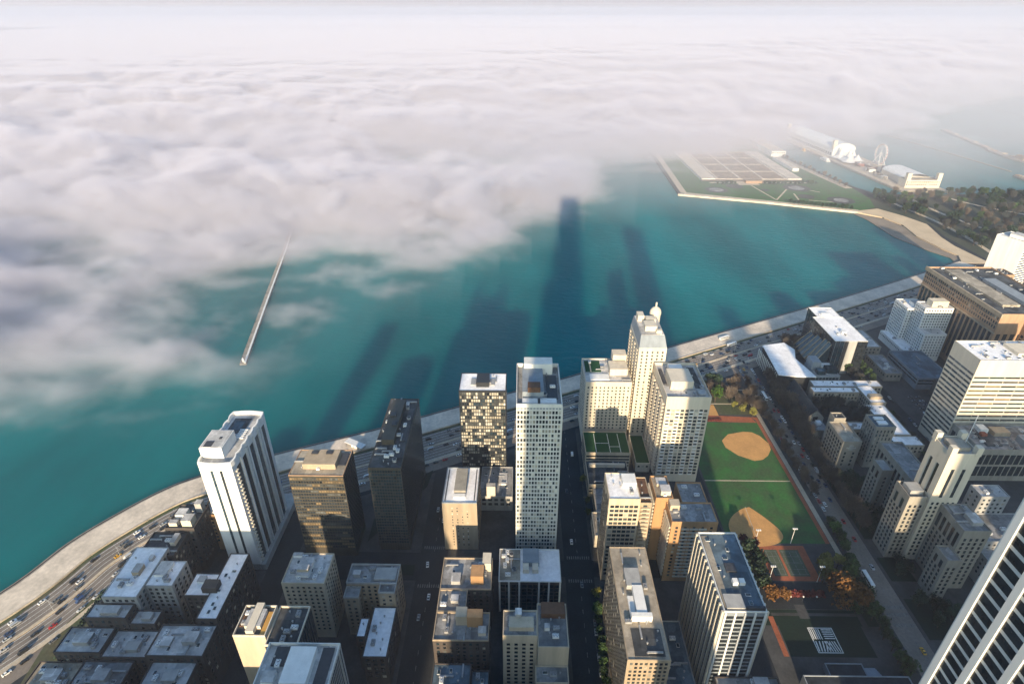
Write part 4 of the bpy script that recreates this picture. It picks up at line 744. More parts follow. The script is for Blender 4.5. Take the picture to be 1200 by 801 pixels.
bld('blue_roof_tower', 'square stone tower with a glassy blue roof joined to the beige stone hall', 'university building', [(360, 376, -283, -268, 0, 38, 'roof_blue')], 'wall_stone', 'roof_blue', {'N': ('g', 2.6, 3.5, 1.0, 2.4, 'dark', 2), 'W': ('g', 2.6, 3.5, 1.0, 2.4, 'dark', 2)}, parapet=1.3, pent=[(364, 368, -279, -272, 38.1, 39.2, 'metal_white', 'skylight_box'), (370, 373, -279, -272, 38.1, 39.2, 'metal_white', 'skylight_box')], n=0)
GW = ('g', 3.0, 3.35, 1.45, 2.1, 'plain', 5.0, 1.5, dict(margin=1.0)); GT = ('s', 3.9, 1.9, 'plain', 3.2, 24)
bld('gothic_tower', 'cream crowned stone tower with corner pinnacles rising above its grey wings, flagpole on top', 'university tower',
    [(271, 288, -267.5, -250.2, 0, 86, 'roof_light', 'wall_cream'), (272.5, 287, -250, -238.8, 0, 51, 'roof_grey')], 'wall_stone', 'roof_grey',
    each={0: {'N': ('s', 4.6, 1.9, 'plain', 10, 54, 2.2), 'W': [('s', 4.6, 1.9, 'plain', 10, 54, 2.2), GW[:6] + (36, 2, dict(margin=1.0))]}, 1: {'N': [GW[:6] + (12, 2, dict(margin=1.0)), ('s', 4.2, 2.2, 'plain', 3.5, 40, 1.0)], 'W': GW}}, parapet=1.8,
    pent=[(271 + a, 274.4 + a, -267.5 + b, -264.1 + b, 86, 92, 'wall_cream', 'pinnacle') for a in (-.3, 13.9) for b in (-.3, 14.2)] + [(275, 284, -264, -254, 86, 89, 'wall_stone', 'penthouse', 'roof_white'), (281, 281.3, -265, -264.7, 86, 108, 'metal_white', 'flagpole'), (276, 284, -249, -241, 51, 54.5, 'wall_grey', 'penthouse', 'roof_dark')], n=0)
bld('gothic_wing', 'grey stone wing east of the crowned tower with a lower block towards the avenue', 'university building', [(296, 336, -272, -256, 0, 43.5, 'roof_grey'), (313, 325.5, -255.8, -248, 0, 37, 'roof_light'), (289, 297, -262, -252, 0, 40, 'roof_grey')], 'wall_stone', 'roof_grey', each={0: {'N': [GW[:6] + (15, 1.5, dict(margin=1)), ('s', 4.0, 2.2, 'plain', 3.5, 30.5, 1)], 'W': GW}, 1: {'N': [GW[:6] + (10, 1.5, dict(margin=1)), ('s', 4.0, 2.1, 'plain', 2.5, 29, 1)], 'W': GW}, 2: {'N': GW}}, parapet=1.2, n=[3, 0, 0], kinds=('vent', 'duct'))
bld('gothic_wing', 'grey stone wing in front of the crowned tower, nearest the slanting concrete tower', 'university building', [(249, 271, -274, -258, 0, 48, 'roof_grey'), (241.5, 253, -257.8, -249.5, 0, 32, 'roof_grey')], 'wall_stone', 'roof_grey', each={0: {'N': [GW[:6] + (16, 1.5, dict(margin=1)), ('s', 4.0, 2.2, 'plain', 3.5, 34, 1)], 'W': GW}, 1: {'N': [GW[:6] + (9, 1.5, dict(margin=1)), ('s', 4.0, 2.1, 'plain', 2.5, 24, 1)], 'W': GW}}, parapet=1.2, pent=[(254, 262, -272, -266, 48, 50.5, 'wall_grey')], n=[4, 0], kinds=('air_conditioner', 'vent', 'duct'))
bld('stepped_block', 'small pale stepped block tucked behind the slanting concrete tower', 'hospital building', [(286, 297, -314, -296, 0, 40, 'roof_light'), (262, 285.8, -330, -285, 0, 26, 'roof_grey'), (240, 261.8, -325, -285, 0, 20, 'roof_grey')], 'wall_grey', 'roof_grey', {'W': ('g', 3.2, 3.4, 1.4, 1.6, 'dark'), 'N': ('g', 3.2, 3.4, 1.4, 1.6, 'dark')}, n=[2, 4, 3])
bld('strip_office', 'long low office with tall dark vertical glazing and a crowded rooftop plant yard', 'hospital building', [(346, 378, -436, -340, 0, 28, 'roof_grey')], 'wall_stone', 'roof_grey', {'W': ('g', 4.4, 11, 3.6, 9.0, 'plain', 3, 3, dict(margin=1)), 'N': ('g', 4.4, 11, 3.6, 9, 'plain', 3, 3, dict(margin=1))}, parapet=2.0,
    pent=[(350, 360, -395, -375, 28, 33, 'wall_bluegrey', 'penthouse', 'roof_light'), (364, 372, -374, -362, 28, 31.5, 'wall_tan', 'penthouse', 'roof_tan'), (352, 372, -360, -349, 28.1, 29.4, 'roof_dark', 'roof_well'), (366, 373, -358, -352, 29.4, 33, 'paint_white', 'tank_house'), (362, 365.5, -355, -351, 29.4, 31.5, 'copper_red', 'tank_house')], n=26, kinds=('cooling_tower', 'duct', 'rooftop_unit', 'air_conditioner', 'vent'))
bld('banded_office', 'cream office slab with a blank top band and thin ribbon windows at the right edge', 'hospital tower', [(379, 409, -445, -340, 0, 86, 'roof_white')], 'wall_cream', 'roof_white', {'W': ('b', 3.9, 1.5, 'band', 14, 3, .5, 9), 'N': ('b', 3.9, 1.7, 'blue', 12, 3, .5, 4)}, parapet=.6, pent=[(386, 402, -400, -372, 86, 88.5, 'wall_cream', 'penthouse', 'roof_white')], n=26, kinds=('vent', 'skylight', 'duct', 'air_conditioner'))
bld('brown_hall', 'massive brown brick building with a windowed cornice band and tall dark bays', 'mart building', [(482, 594, -500, -433, 0, 72, 'roof_dark'), (440, 481.8, -520, -456, 0, 70, 'roof_dark')], 'wall_brown', 'roof_dark',
    each={0: {'N': [('s', 6.0, 3.6, 'plain', 19, 6, 1.5), ('g', 3.0, 4.3, 1.4, 2.6, 'dark', 3.0, 55)], 'W': ('s', 6.0, 3.6, 'plain', 19, 6, 1.5), 'E': ('g', 4, 4, 2, 2, 'dark')}, 1: {'W': [('g', 5.2, 4.0, 2.9, 2.6, 'plain', 16, 3), ('g', 3.0, 4.3, 1.4, 2.6, 'dark', 3, 55)], 'N': ('g', 5.2, 4.0, 2.9, 2.6, 'plain', 16, 3)}}, parapet=1.6,
    pent=[(500, 586, -462, -446, 72.12, 74, 'roof_tan', 'penthouse', 'roof_tan'), (496, 560, -480, -468, 72.12, 75, 'wall_bluegrey', 'skylight_hall'), (500, 520, -496, -484, 72, 78, 'wall_brown', 'penthouse', 'roof_white'), (448, 470, -500, -480, 70, 74, 'wall_brown', 'penthouse', 'roof_white'), (480.5, 595, -433.2, -431.8, 70, 73.9, 'wall_tan', 'cornice'), (481, 594.5, -432.9, -432.2, 53.6, 54.8, 'wall_tan', 'cornice')], n=[22, 10])
bld('white_hospital', 'white stepped residential block with small windows in front of the brown mart building', 'hospital building', [(536, 552, -432, -404, 0, 52, 'roof_light'), (552.2, 575, -420, -398, 0, 44, 'roof_white'), (522, 535.8, -424, -402, 0, 30, 'roof_light'), (510, 570, -403.8, -390, 0, 9, 'roof_white')], 'wall_white', 'roof_light', {'W': ('g', 2.6, 3.0, 1.3, 1.5, 'dark'), 'N': ('g', 2.6, 3.0, 1.3, 1.5, 'dark')}, parapet=.9, pent=[(540, 549, -428, -412, 52, 58, 'wall_cream', 'penthouse', 'roof_light'), (557, 565, -416, -406, 44, 48, 'wall_white')], n=[2, 3, 2, 4])
bld('parking_deck', 'long low blue grey parking deck across the street from the quadrangle', 'parking garage', [(470, 521, -404, -372, 0, 12, 'roof_blue')], 'wall_bluegrey', 'roof_blue', {'W': ('b', 3.2, 1.4, 'plain', 1.5, 1), 'N': ('b', 3.2, 1.4, 'plain', 1.5, 1, 1, 6)}, parapet=1.0, n=3)
bld('white_tower', 'turned white tower with a blank sunlit side at the right edge of the picture', 'hotel tower', [(641.7, 673.7, -583.4, -557.4, 0, 84, 'roof_light')], 'wall_white', 'roof_light', {'W': ('b', 3.2, 1.5, 'blue', 5, 4, .5), 'S': ('b', 3.2, 1.5, 'blue', 5, 4)}, parapet=1.0, rz=R(24), pent=[(648, 664, -576, -564, 84, 88, 'wall_white')], n=4)
bld('brown_tower', 'squat brown tower standing in front of the turned white tower', 'office building', [(608, 626, -541, -522, 0, 58, 'roof_dark')], 'wall_brown', 'roof_dark', {'W': ('g', 3.4, 3.4, 1.6, 1.8, 'dark'), 'N': ('g', 3.4, 3.4, 1.6, 1.8, 'dark')}, n=4)
bld('plant_house', 'brown brick plant house with a white roof at the right edge behind the mart building', 'office building', [(540, 596, -575, -520, 0, 36, 'roof_white'), (490, 539.8, -590, -530, 0, 52, 'roof_dark')], 'wall_brown', 'roof_grey', {'W': ('g', 3.4, 3.4, 1.6, 1.8, 'dark'), 'N': ('g', 3.4, 3.4, 1.6, 1.8, 'dark')}, pent=[(556, 566, -548, -536, 36, 40, 'wall_white')], n=[14, 10])
bld('plant_house', 'long grey shed with pale roof plant behind the brown tower', 'office building', [(690, 735, -628, -590, 0, 16, 'roof_grey'), (604, 632, -640, -600, 0, 30, 'roof_light')], 'wall_grey', 'roof_grey', {'W': ('g', 3.4, 3.4, 1.6, 1.8, 'dark')}, n=[8, 6])
bld('corner_hall', 'low stone hall with a flat roof between the law school and the white stepped hospital', 'university building', [(528, 566, -368, -344, 0, 12, 'roof_light'), (484, 520, -366, -350, 0, 8, 'roof_grey')], 'wall_stone', 'roof_grey', {'W': ('g', 3.4, 3.4, 1.6, 1.8, 'dark'), 'N': ('g', 3.4, 3.4, 1.6, 1.8, 'dark')}, n=[5, 4])
bld('garage_block', 'dark flat roofed block in the shade between the cream office slab and the white hospital', 'parking garage', [(424, 462, -430, -380, 0, 16, 'roof_dark')], 'wall_dark', 'roof_dark', {'W': ('b', 3.2, 1.4, 'plain', 1.5, 1)}, n=5)

# ------------------------------------------------------------------ filter plant, pier, breakwaters, boats
def filter_plant():
    root = thing('filter_plant', 'vast low tan roofed filter plant divided by pale walkways on the peninsula', 'waterworks', (1246, -480, 0))
    W, E_, N_, S_ = 0, 270, 74, -74
    block('wall', root, W, E_, S_, N_, 0, 3, 'wall_grey')
    for i in range(4):
        for j in range(3):
            x0 = 6 + i * 66; y0 = -70 + j * 47
            block('roof_bed', root, x0, x0 + 61, y0, y0 + 43, 3, 3.5, 'brick_paving')
    for i in range(5): block('walkway', root, 1 + i * 66, 5 + i * 66, S_ + .2, N_ - .2, 3, 3.9, 'promenade')
    for j in range(4): block('walkway', root, .5, E_ - .5, -74 + j * 47, -70.2 + j * 47, 3, 4.1, 'promenade')
    for s, y0, y1 in ((1, 75, 103), (-1, -104, -75)):
        block('side_hall', root, W, E_, y0, y1, 0, 4.5, 'wall_white'); block('side_roof', root, W - .2, E_ + .2, y0 - .2, y1 + .2, 4.5, 5, 'promenade')
        for k in range(16): block('window', root, 6 + k * 16.4, 14 + k * 16.4, (y1 if s > 0 else y1) - .3, y1 + .06, 1.5, 3.5, 'glass_mid')
    block('front_wall', root, -3, -.5, S_ - 30, N_ + 30, 0, 3, 'hedge' if 'hedge' in M else 'wall_dark')
    for k in range(30): block('window', root, -.06, .3, -70 + k * 4.8, -67.5 + k * 4.8, .8, 2.2, 'glass_dark')
    block('entrance_hall', root, -20, -3.5, -18, 18, 0, 5, 'wall_brown'); block('entrance_roof', root, -20.4, -3.4, -18.4, 18.4, 5, 5.5, 'brick_paving')
filter_plant()
bld('pump_house', 'cream roofed basin building with a walled yard on the south side of the filter plant', 'waterworks', [(1330, 1450, -612, -598, 0, 6), (1480, 1640, -640, -606, 0, 12)], 'wall_white', 'promenade', {'W': ('g', 5, 5, 3, 3, 'dark')}, n=0)
bld('chemical_house', 'tall brick works building half lost in the fog bank beyond the filter plant', 'waterworks', [(1760, 1800, -560, -470, 0, 30), (1700, 1759, -600, -430, 0, 14)], 'wall_brown', 'roof_tan', {'W': ('g', 6, 6, 3, 4, 'dark')}, n=0)

mb = MB(); mb.prism(ccw([(1168, -748), (2150, -690), (2150, -775), (1168, -838)]), -4, 1.6); struct('pier_deck', mb, 'gravel_path')
mb = MB(); mb.prism(ccw([(1168, -746.5), (2150, -688.5), (2150, -690), (1168, -748)]), -4, 1.2); mb.prism(ccw([(1168, -838), (2150, -775), (2150, -776.5), (1168, -839.5)]), -4, 1.2); struct('pier_edge', mb, 'seawall')
def pier_hall():
    root = thing('pier_hall', 'long white hall with an arched roof running out along the pier into the fog', 'exhibition hall', (1470, -770, 1.6), R(3.4))
    block('wall', root, 0, 250, -30, 24, 0, 17, 'wall_white')
    b = MB(); n = 14
    arc = [(math.cos(pi - pi * k / n) * 27.5 - 3, 17 + math.sin(pi * k / n) * 15) for k in range(n + 1)]
    for i in range(n): (a, za), (c, zc) = arc[i], arc[i + 1]; b.add([(-1, a, za), (251, a, za), (251, c, zc), (-1, c, zc)], [(0, 1, 2, 3)])
    b.add([(-.5, a, z) for a, z in arc], [list(range(n + 1))]); b.build('roof', 'metal_white', root)
    for k in range(24): block('window', root, 5 + k * 10, 11 + k * 10, 23.6, 24.1, 3, 10, 'glass_mid')
    for k in range(2): block('tower', root, 2 + k * 240, 10 + k * 240, 16, 24.5, 17, 38, 'wall_cream')
pier_hall()
def tent():
    root = thing('stage_tent', 'white peaked fabric tent beside the big wheel on the pier', 'tent', (1425, -765, 1.6), R(3.4))
    for i, (x, y, r, h) in enumerate(((0, 0, 22, 25), (26, 6, 19, 28), (-20, 10, 16, 19), (14, -18, 17, 20), (-8, -16, 14, 17))):
        b = MB(); b.lathe([(r, 4), (r * .6, 7), (r * .3, 11), (r * .1, h - 2), (.4, h)], 12, 0, (x, y)); b.build('canopy', 'metal_white', root)
        b = MB(); b.tube((x, y, 0), (x, y, h + 2), .35, 6); b.build('mast', 'metal_grey', root)
tent()
def wheel():
    root = thing('ferris_wheel', 'big white ferris wheel on the pier', 'ferris wheel', (1400, -822, 1.6), R(4))
    Rr, zc = 20.5, 23.5
    for y in (-1.6, 1.6):
        b = MB(); n = 48
        for k in range(n): a0, a1 = 2 * pi * k / n, 2 * pi * (k + 1) / n; b.tube((Rr * math.cos(a0), y, zc + Rr * math.sin(a0)), (Rr * math.cos(a1), y, zc + Rr * math.sin(a1)), .38, 4)
        for k in range(n): a0, a1 = 2 * pi * k / n, 2 * pi * (k + 1) / n; b.tube((.86 * Rr * math.cos(a0), y, zc + .86 * Rr * math.sin(a0)), (.86 * Rr * math.cos(a1), y, zc + .86 * Rr * math.sin(a1)), .22, 4)
        b.build('rim', 'metal_white', root)
    for k in range(40):
        a = 2 * pi * k / 40; b = MB(); b.tube((0, 0, zc), (Rr * math.cos(a), 1.6 * (-1) ** k, zc + Rr * math.sin(a)), .16, 4); b.build('spoke', 'metal_white', root)
        b = MB(); x, z = (Rr + .4) * math.cos(a), zc + (Rr + .4) * math.sin(a) - 1.2; b.box(x - .9, x + .9, -1.1, 1.1, z - 1.3, z); b.box(x - 1.0, x + 1.0, -1.2, 1.2, z + .9, z + 1.1); b.tube((x - .8, 0, z), (x - .8, 0, z + .9), .08, 4); b.tube((x + .8, 0, z), (x + .8, 0, z + .9), .08, 4); b.build('gondola', 'paint_red_car' if k % 2 else 'metal_white', root)
    for y in (-7, 7):
        for s in (-1, 1): b = MB(); b.tube((s * 13, y, 0), (0, y * .35, zc), .8, 6, 0, .6); b.build('leg', 'metal_white', root)
    b = MB(); b.tube((0, -3.2, zc), (0, 3.2, zc), 1.3, 14); b.build('hub', 'metal_white', root)
    block('platform', root, -14, 14, -8, 8, 0, 2.2, 'wall_grey')
wheel()
def headhouse():
    r = bld('pier_head_house', 'cream head house with two stair towers where the pier meets the park', 'pier building', [(1190, 1216, -832, -764, 0, 16, 'roof_tan'), (1216.2, 1300, -826, -775, 0, 13, 'roof_white')], 'wall_cream', 'roof_tan', {'W': ('g', 4, 5, 2.2, 3, 'dark')}, pent=[(1190, 1198, -772, -764, 16.9, 30, 'wall_cream'), (1190, 1198, -832, -824, 16.9, 30, 'wall_cream'), (1304, 1330, -822, -790, 1.6, 14, 'glass_blue', 'glass_pavilion')], n=0)
    b = MB(); n = 12; arc = [(math.cos(pi - pi * k / n) * 26, 13.2 + math.sin(pi * k / n) * 9) for k in range(n + 1)]
    for i in range(n): (a, za), (c, zc) = arc[i], arc[i + 1]; b.add([(14, a - 2.5, za), (97, a - 2.5, za), (97, c - 2.5, zc), (14, c - 2.5, zc)], [(0, 1, 2, 3)])
    b.build('vaulted_roof', 'metal_white', r)
headhouse()
for i, (x, y, L, m, lb) in enumerate(((1345, -782, 40, 'wood_brown', 'dark brown pavilion among the pier rides'), (1375, -768, 24, 'copper_red', 'small reddish ride building by the big wheel'), (1320, -765, 18, 'metal_white', 'small white kiosk on the north edge of the pier'), (1258, -758, 26, 'wall_grey', 'grey ticket pavilion near the pier entrance'))):
    bld('pier_pavilion', lb, 'pavilion', [(x, x + L, y - 9, y + 5, 1.6, 7)], m, 'roof_light' if i % 2 else 'roof_tan', {'W': ('g', 4, 4, 2, 2.4, 'dark', 1.2, 1)}, parapet=.5, n=1)

# breakwaters
def breakwater(name, label, pts, w, h, tops):
    root = thing(name, label, 'breakwater', (pts[0][0], pts[0][1], WZ))
    q = [(x - pts[0][0], y - pts[0][1]) for x, y in pts]; b = MB()
    A = offset(q, -w / 2); B = offset(q, w / 2)
    for i in range(len(q) - 1): b.prism([A[i], A[i + 1], B[i + 1], B[i]], -2, h)
    b.build('wall', 'seawall', root)
    if tops:
        b = MB(); A2 = offset(q, w / 2 - 2.2); B2 = offset(q, w / 2 - .4)
        for i in range(len(q) - 1): b.prism([A2[i], A2[i + 1], B2[i + 1], B2[i]], h, h + .9)
        b.build('walkway', 'paint_white', root)
        b = MB(); b.cyl(3.5, .8, h, h + 3, 1.0, 10); b.cyl(3.5, .8, h + 3, h + 4.2, .7, 10, 0, .4); b.build('beacon', 'metal_white', root)
        for k in range(24):
            t = (k + .5) / 24; i = min(int(t * (len(q) - 1)), len(q) - 2); f = t * (len(q) - 1) - i
            x, y = (q[i][j] + (q[i + 1][j] - q[i][j]) * f for j in (0, 1)); bb = MB(); bb.cyl(x, y + w * .42, h - .6, h + 1.3, .3, 6); bb.build('mooring_post', 'metal_dark', root)
    return root
breakwater('breakwater', 'long thin straight breakwater running from open water out under the fog', [(508, 279), (662, 313), (840, 351.5), (1150, 428), (1420, 496)], 6.5, 2.2, True)
breakwater('breakwater', 'pale low line of breakwater on the open water south of the pier', [(1345, -1086), (1545, -1068), (1774, -1043)], 4.5, 1.0, False)
for k, (pts, lb) in enumerate(([[(1857, -1251), (1700, -1222), (1580, -1202)], 'dark broken harbour breakwater reaching towards the fog at the right'], [[(1570, -1192), (1480, -1182), (1400, -1190)], 'middle length of harbour breakwater with pale rubble by the right edge'], [[(1300, -1068), (1230, -1060)], 'short stub of harbour wall nearest the park at the right edge'])):
    r_ = breakwater('harbour_breakwater', lb, pts, 20 if k else 14, 3.4, False)
    for j in range(5):
        t = j / 5 + .1; a, c = pts[0], pts[-1]; block('rubble_block', r_, (c[0] - a[0]) * t - 6, (c[0] - a[0]) * t + 7, (c[1] - a[1]) * t - 5, (c[1] - a[1]) * t + 6, 3.4, 4.6 + j % 2, 'gravel_path' if j % 2 else 'wall_brown')
bld('harbour_house', 'small reddish roofed station on the harbour wall at the right edge', 'harbour building', [(1440, 1466, -1190, -1180, 0, 9)], 'wall_brown', 'copper_red', {'W': ('g', 4, 4, 2, 2, 'dark', 1, 1)}, n=0)
def boat(label, x, y, L, hullm, cab, rz):
    root = thing('tour_boat', label, 'boat', (x, y, WZ), rz); w_ = L * .13
    b = MB(); P0 = [(-L / 2, -w_), (L * .25, -w_), (L / 2, 0), (L * .25, w_), (-L / 2, w_)]; b.prism([(a * .94, c * .85) for a, c in P0], -.4, 2.6, 0, P0); b.build('hull', hullm, root)
    b = MB(); b.prism([(-L * .42, -w_ * .8), (L * .18, -w_ * .8), (L * .28, 0), (L * .18, w_ * .8), (-L * .42, w_ * .8)], 2.6, 5.0); b.build('cabin', cab, root)
    b = MB(); b.prism([(-L * .36, -w_ * .65), (L * .08, -w_ * .65), (L * .16, 0), (L * .08, w_ * .65), (-L * .36, w_ * .65)], 5.0, 7.0); b.build('upper_deck', cab, root)
    for s in (-1, 1): block('window_band', root, -L * .38, L * .14, s * w_ * .8 - .08, s * w_ * .8 + .08, 3.3, 4.3, 'glass_dark')
    b = MB(); b.tube((-L * .05, 0, 7), (-L * .05, 0, 12), .2, 5); b.build('mast', 'metal_white', root)
boat('white tour boat moored along the north side of the pier', 1452, -722, 42, 'metal_white', 'metal_white', R(3.4))
boat('small yellow boat moored further out along the pier', 1560, -716, 22, 'paint_yellow_car', 'paint_yellow_car', R(3.4))
root = thing('lifeguard_shelter', 'small white flat roofed shelter on the lakefront promenade below the bronze tower', 'shelter', (379, 133, .45), R(62))
block('roof', root, -9, 9, -3, 3, 3, 3.5, 'metal_white')
for x in (-8, 0, 8):
    for y in (-2.4, 2.4): block('post', root, x - .15, x + .15, y - .15, y + .15, 0, 3, 'metal_grey')
block('kiosk', root, -3, 3, -2, 2, 0, 3, 'wall_white')

# ------------------------------------------------------------------ trees
def crown_mesh(name, leaf, n, r, h, size, seed, twig=False, squash=1.0):
    q = random.Random(seed); b = MB()
    lobes = [(q.uniform(-.45, .45) * r, q.uniform(-.45, .45) * r, q.uniform(.3, .8) * h, q.uniform(.45, .75) * r) for _ in range(7)]
    for _ in range(n):
        lx, ly, lz, lr = q.choice(lobes)
        d = Vector((q.gauss(0, 1), q.gauss(0, 1), q.gauss(0, 1))).normalized() * lr * (q.random() ** .45)
        p = Vector((lx, ly, lz)) + Vector((d.x, d.y, d.z * .8 * squash))
        a = Vector((q.gauss(0, 1), q.gauss(0, 1), q.gauss(0, 1))).normalized(); c = a.orthogonal().normalized(); s = size * q.uniform(.6, 1.3)
        if twig: up = (p - Vector((0, 0, h * .1))).normalized(); a = (up + a * .6).normalized(); c = a.orthogonal().normalized(); u, v_ = a * s * 1.7, c * s * .14
        else: u, v_ = a * s * .6, c * s * .6
        b.add([p - u - v_, p + u - v_ * .6, p + u * .8 + v_, p - u * .7 + v_], [(0, 1, 2, 3)])
    return b.mesh(name, leaf)
def trunk_mesh(seed, h, limbs=6, r=.28):
    q = random.Random(seed); b = MB(); b.tube((0, 0, 0), (0, 0, h * .5), r, 7, 0, r * .7)
    for k in range(limbs):
        a = 2 * pi * k / limbs + q.random(); z0 = h * q.uniform(.28, .5); L = h * q.uniform(.3, .5)
        b.tube((0, 0, z0), (math.cos(a) * L * .7, math.sin(a) * L * .7, z0 + L * .75), r * .5, 5, 0, r * .12)
    return b.mesh('trunk', 'bark')
KINDS = {}
for key, leaf, n, r, h, size, twig in (('bare', 'twigs', 520, 3.6, 9, .75, True), ('bare_dark', 'twigs_dark', 520, 4.0, 10, .8, True), ('green', 'leaf_green', 620, 3.6, 8.5, .75, False), ('dark', 'leaf_dark', 620, 4.2, 9, .85, False),
                                       ('bright', 'leaf_bright', 600, 3.6, 8, .7, False), ('yellow', 'leaf_yellow', 520, 3.0, 8, .62, False), ('orange', 'leaf_orange', 820, 4.8, 9.5, .7, False), ('red', 'leaf_red', 600, 3.4, 7, .65, False), ('olive', 'leaf_yellow', 420, 3.4, 8, .6, False)):
    KINDS[key] = [(crown_mesh('crown', leaf, n, r, h, size, 11 * k + len(key), twig), trunk_mesh(5 * k + len(key), h)) for k in range(3)]
TREES = []
def tree(kind, x, y, label, group=None, s=1.0, z=0.15): TREES.append((kind, x, y, label, group, s, z))
def grow(kind, x, y, label, group, s, z):
    cm, tm = KINDS[kind][rnd.randrange(3)]; s *= 1.3 * rnd.uniform(.8, 1.25)
    root = thing('tree', label, 'tree', (x, y, z), rnd.uniform(0, 6.28), group); root.scale = (s, s, s * rnd.uniform(.9, 1.1))
    link('trunk', tm, root); link('crown', cm, root, (0, 0, 1.2))
    return root
RB_ = 'bare brown street tree in the row along the south kerb of the avenue'
for i in range(34):
    x = 296 + i * 5.9 + rnd.uniform(-1.2, 1.2)
    if x < 490: tree('bare', x, -234.5 - (rnd.uniform(0, 5) if x > 400 else 0), RB_, 'bare street trees south of the avenue', 1.05)
for i in range(16):
    tree('bare', 398 + i * 5.5 + rnd.uniform(-1, 1), -240 - rnd.uniform(0, 3), RB_, 'bare street trees south of the avenue', 1.1)
for i in range(20):
    x = 330 + i * 7.5 + rnd.uniform(-2, 2); tree('bare', x, -214.6 + rnd.uniform(-.6, .6), 'bare brown tree along the walk between ball fields and avenue', 'bare trees beside the ball fields', .8)
for x, y in ((455, -178), (462, -190), (458, -200), (450, -206), (470, -198), (476, -208), (448, -192), (436, -205), (440, -198), (466, -178), (474, -190), (432, -210)):
    tree('bare', x + rnd.uniform(-2, 2), y, 'bare tree in the small park between playground and drive', 'bare trees in the playground park', .95)
tree('bright', 446, -178, 'single bright green bushy tree by the playground', None, 1.25)
for x, y in ((464, -184), (471, -184), (468, -177), (459, -184), (476, -181)): tree('dark', x, y, 'dark evergreen in the clump beside the drive corner', 'evergreens beside the drive corner', .9)
tree('red', 460, -176, 'small red leaved tree among evergreens at the drive corner', None, .7)
for x, y in ((436, -192), (432, -198), (425, -205), (438, -203)): tree('olive', x, y, 'pale yellow green tree at the far corner of the ball fields', 'yellow green trees at the field corner', .75)
for i, (x, y) in enumerate(((262, -194), (267, -198), (257, -192), (252, -190), (263, -204), (249, -196))): tree('yellow', x, y, 'yellow green tree between tennis court and avenue', 'yellow trees beside the tennis court', 1.0)
for x, y in ((291, -214.5), (284, -214), (277, -214.5), (297, -214.5)): tree('bright' if x == 291 else 'green', x, y, 'fresh green tree beside the walk at the near end of the ball field', 'green trees by the ball field', .85)
tree('orange', 237, -192.5, 'large round orange tree, left one of the pair beside the avenue', None, 1.45)
tree('orange', 236, -202.5, 'large round orange tree, right one of the pair beside the avenue', None, 1.3)
tree('orange', 239, -152, 'round olive orange tree next to the ribbed tower', None, .85); tree('orange', 241, -161.5, 'orange tree at the left end of the red hedge', None, .75)
tree('red', 277, -154.5, 'dark red blossoming tree at the corner of the near infield', None, 1.15); tree('red', 282, -150, 'smaller dark red tree beside the near infield', None, .8)
for x, y in ((270, -150), (262, -153), (254, -150), (247, -149), (266, -144), (257, -144), (248, -143), (275, -145)): tree('dark', x, y, 'dark green tree in the shaded strip beside the ribbed tower', 'dark trees west of the tennis court', .9)
for x, y in ((252, -206), (246, -209), (258, -209), (240, -211), (232, -208), (226, -207), (220, -208.5), (214, -207.5), (207, -208.5), (231, -200), (200, -208), (193, -208), (266, -212), (244, -204)): tree('green', x, y, 'shaded green tree lining the avenue beside the striped garden', 'green trees along the avenue garden', .95)
for i in range(9): tree('green', 178 + i * 6.2, -46.6 + rnd.uniform(-.5, .5), 'green street tree in front of the long beige slab', 'green trees in front of the beige slab', .62)
for x, y in ((338, -48.5), (316, -49), (306, -49), (240, -48)): tree('olive', x, y, 'sunlit pale street tree beside the cream low wing', 'pale street trees on the second street', .7)
for x, y in ((258, -240), (266, -243), (261, -247), (293, -242), (301, -246), (308, -241), (297, -252), (305, -252), (332, -243), (341, -248), (348, -242), (335, -254), (222, -243), (232, -247), (227, -254), (236, -240), (216, -250)): tree('dark', x, y, 'dark shaded tree on the lawns between the grey stone college wings', 'trees between the college wings', .8)
for i in range(26):
    x, y = rnd.uniform(402, 440), rnd.uniform(-300, -264); tree('bare_dark', x, y, 'bare dark tree inside the shaded quadrangle', 'bare trees inside the quadrangle', .9)
for i in range(24):
    x = 345 + i * 8.4; tree('bare_dark' if i % 3 else 'green', x + rnd.uniform(-2, 2), -321.5 + rnd.uniform(-1, 1), 'shaded street tree south of the quadrangle', 'street trees south of the quadrangle', .8)
for i in range(10): tree('bare', 556 + rnd.uniform(-14, 10), -296 + rnd.uniform(-6, 18), 'bare tree beside the drive next to the glass law school', 'bare trees by the law school', .85)
for i in range(7): tree('green', 482 + i * 7, -337 + rnd.uniform(-2, 2), 'green tree in the side garden behind the law school', 'green trees behind the law school', .8)
# the park between beach and pier: tree after tree, bare ones in a paler belt
placed = []
tries = 0
while len(placed) < 250 and tries < 6000:
    tries += 1
    x, y = rnd.uniform(800, 1150), rnd.uniform(-1010, -662)
    lim = 830 if y < -800 else 855
    if x < lim or (x < 985 and y > -684) or any((x - a) ** 2 + (y - b) ** 2 < 60 for a, b in placed): continue
    if abs((y + 735) + (1140 - x) * .2) < 6 or abs((y + 800) + (1150 - x) * .55) < 6: continue
    placed.append((x, y))
    belt = abs((y + 745) + (1120 - x) * .28) < 26
    k = 'bare' if belt and rnd.random() < .8 else rnd.choice(('dark', 'dark', 'dark', 'bare_dark', 'bare_dark', 'green'))
    lb = {'bare': 'bare pale tree in the lighter belt across the lakeside park', 'dark': 'dark green tree in the shaded lakeside park behind the beach', 'bare_dark': 'bare dark tree in the shaded lakeside park behind the beach', 'green': 'mid green tree in the lakeside park behind the beach'}[k]
    tree(k, x, y, lb, 'trees in the lakeside park: ' + k.replace('_', ' '), 1.15, .02)
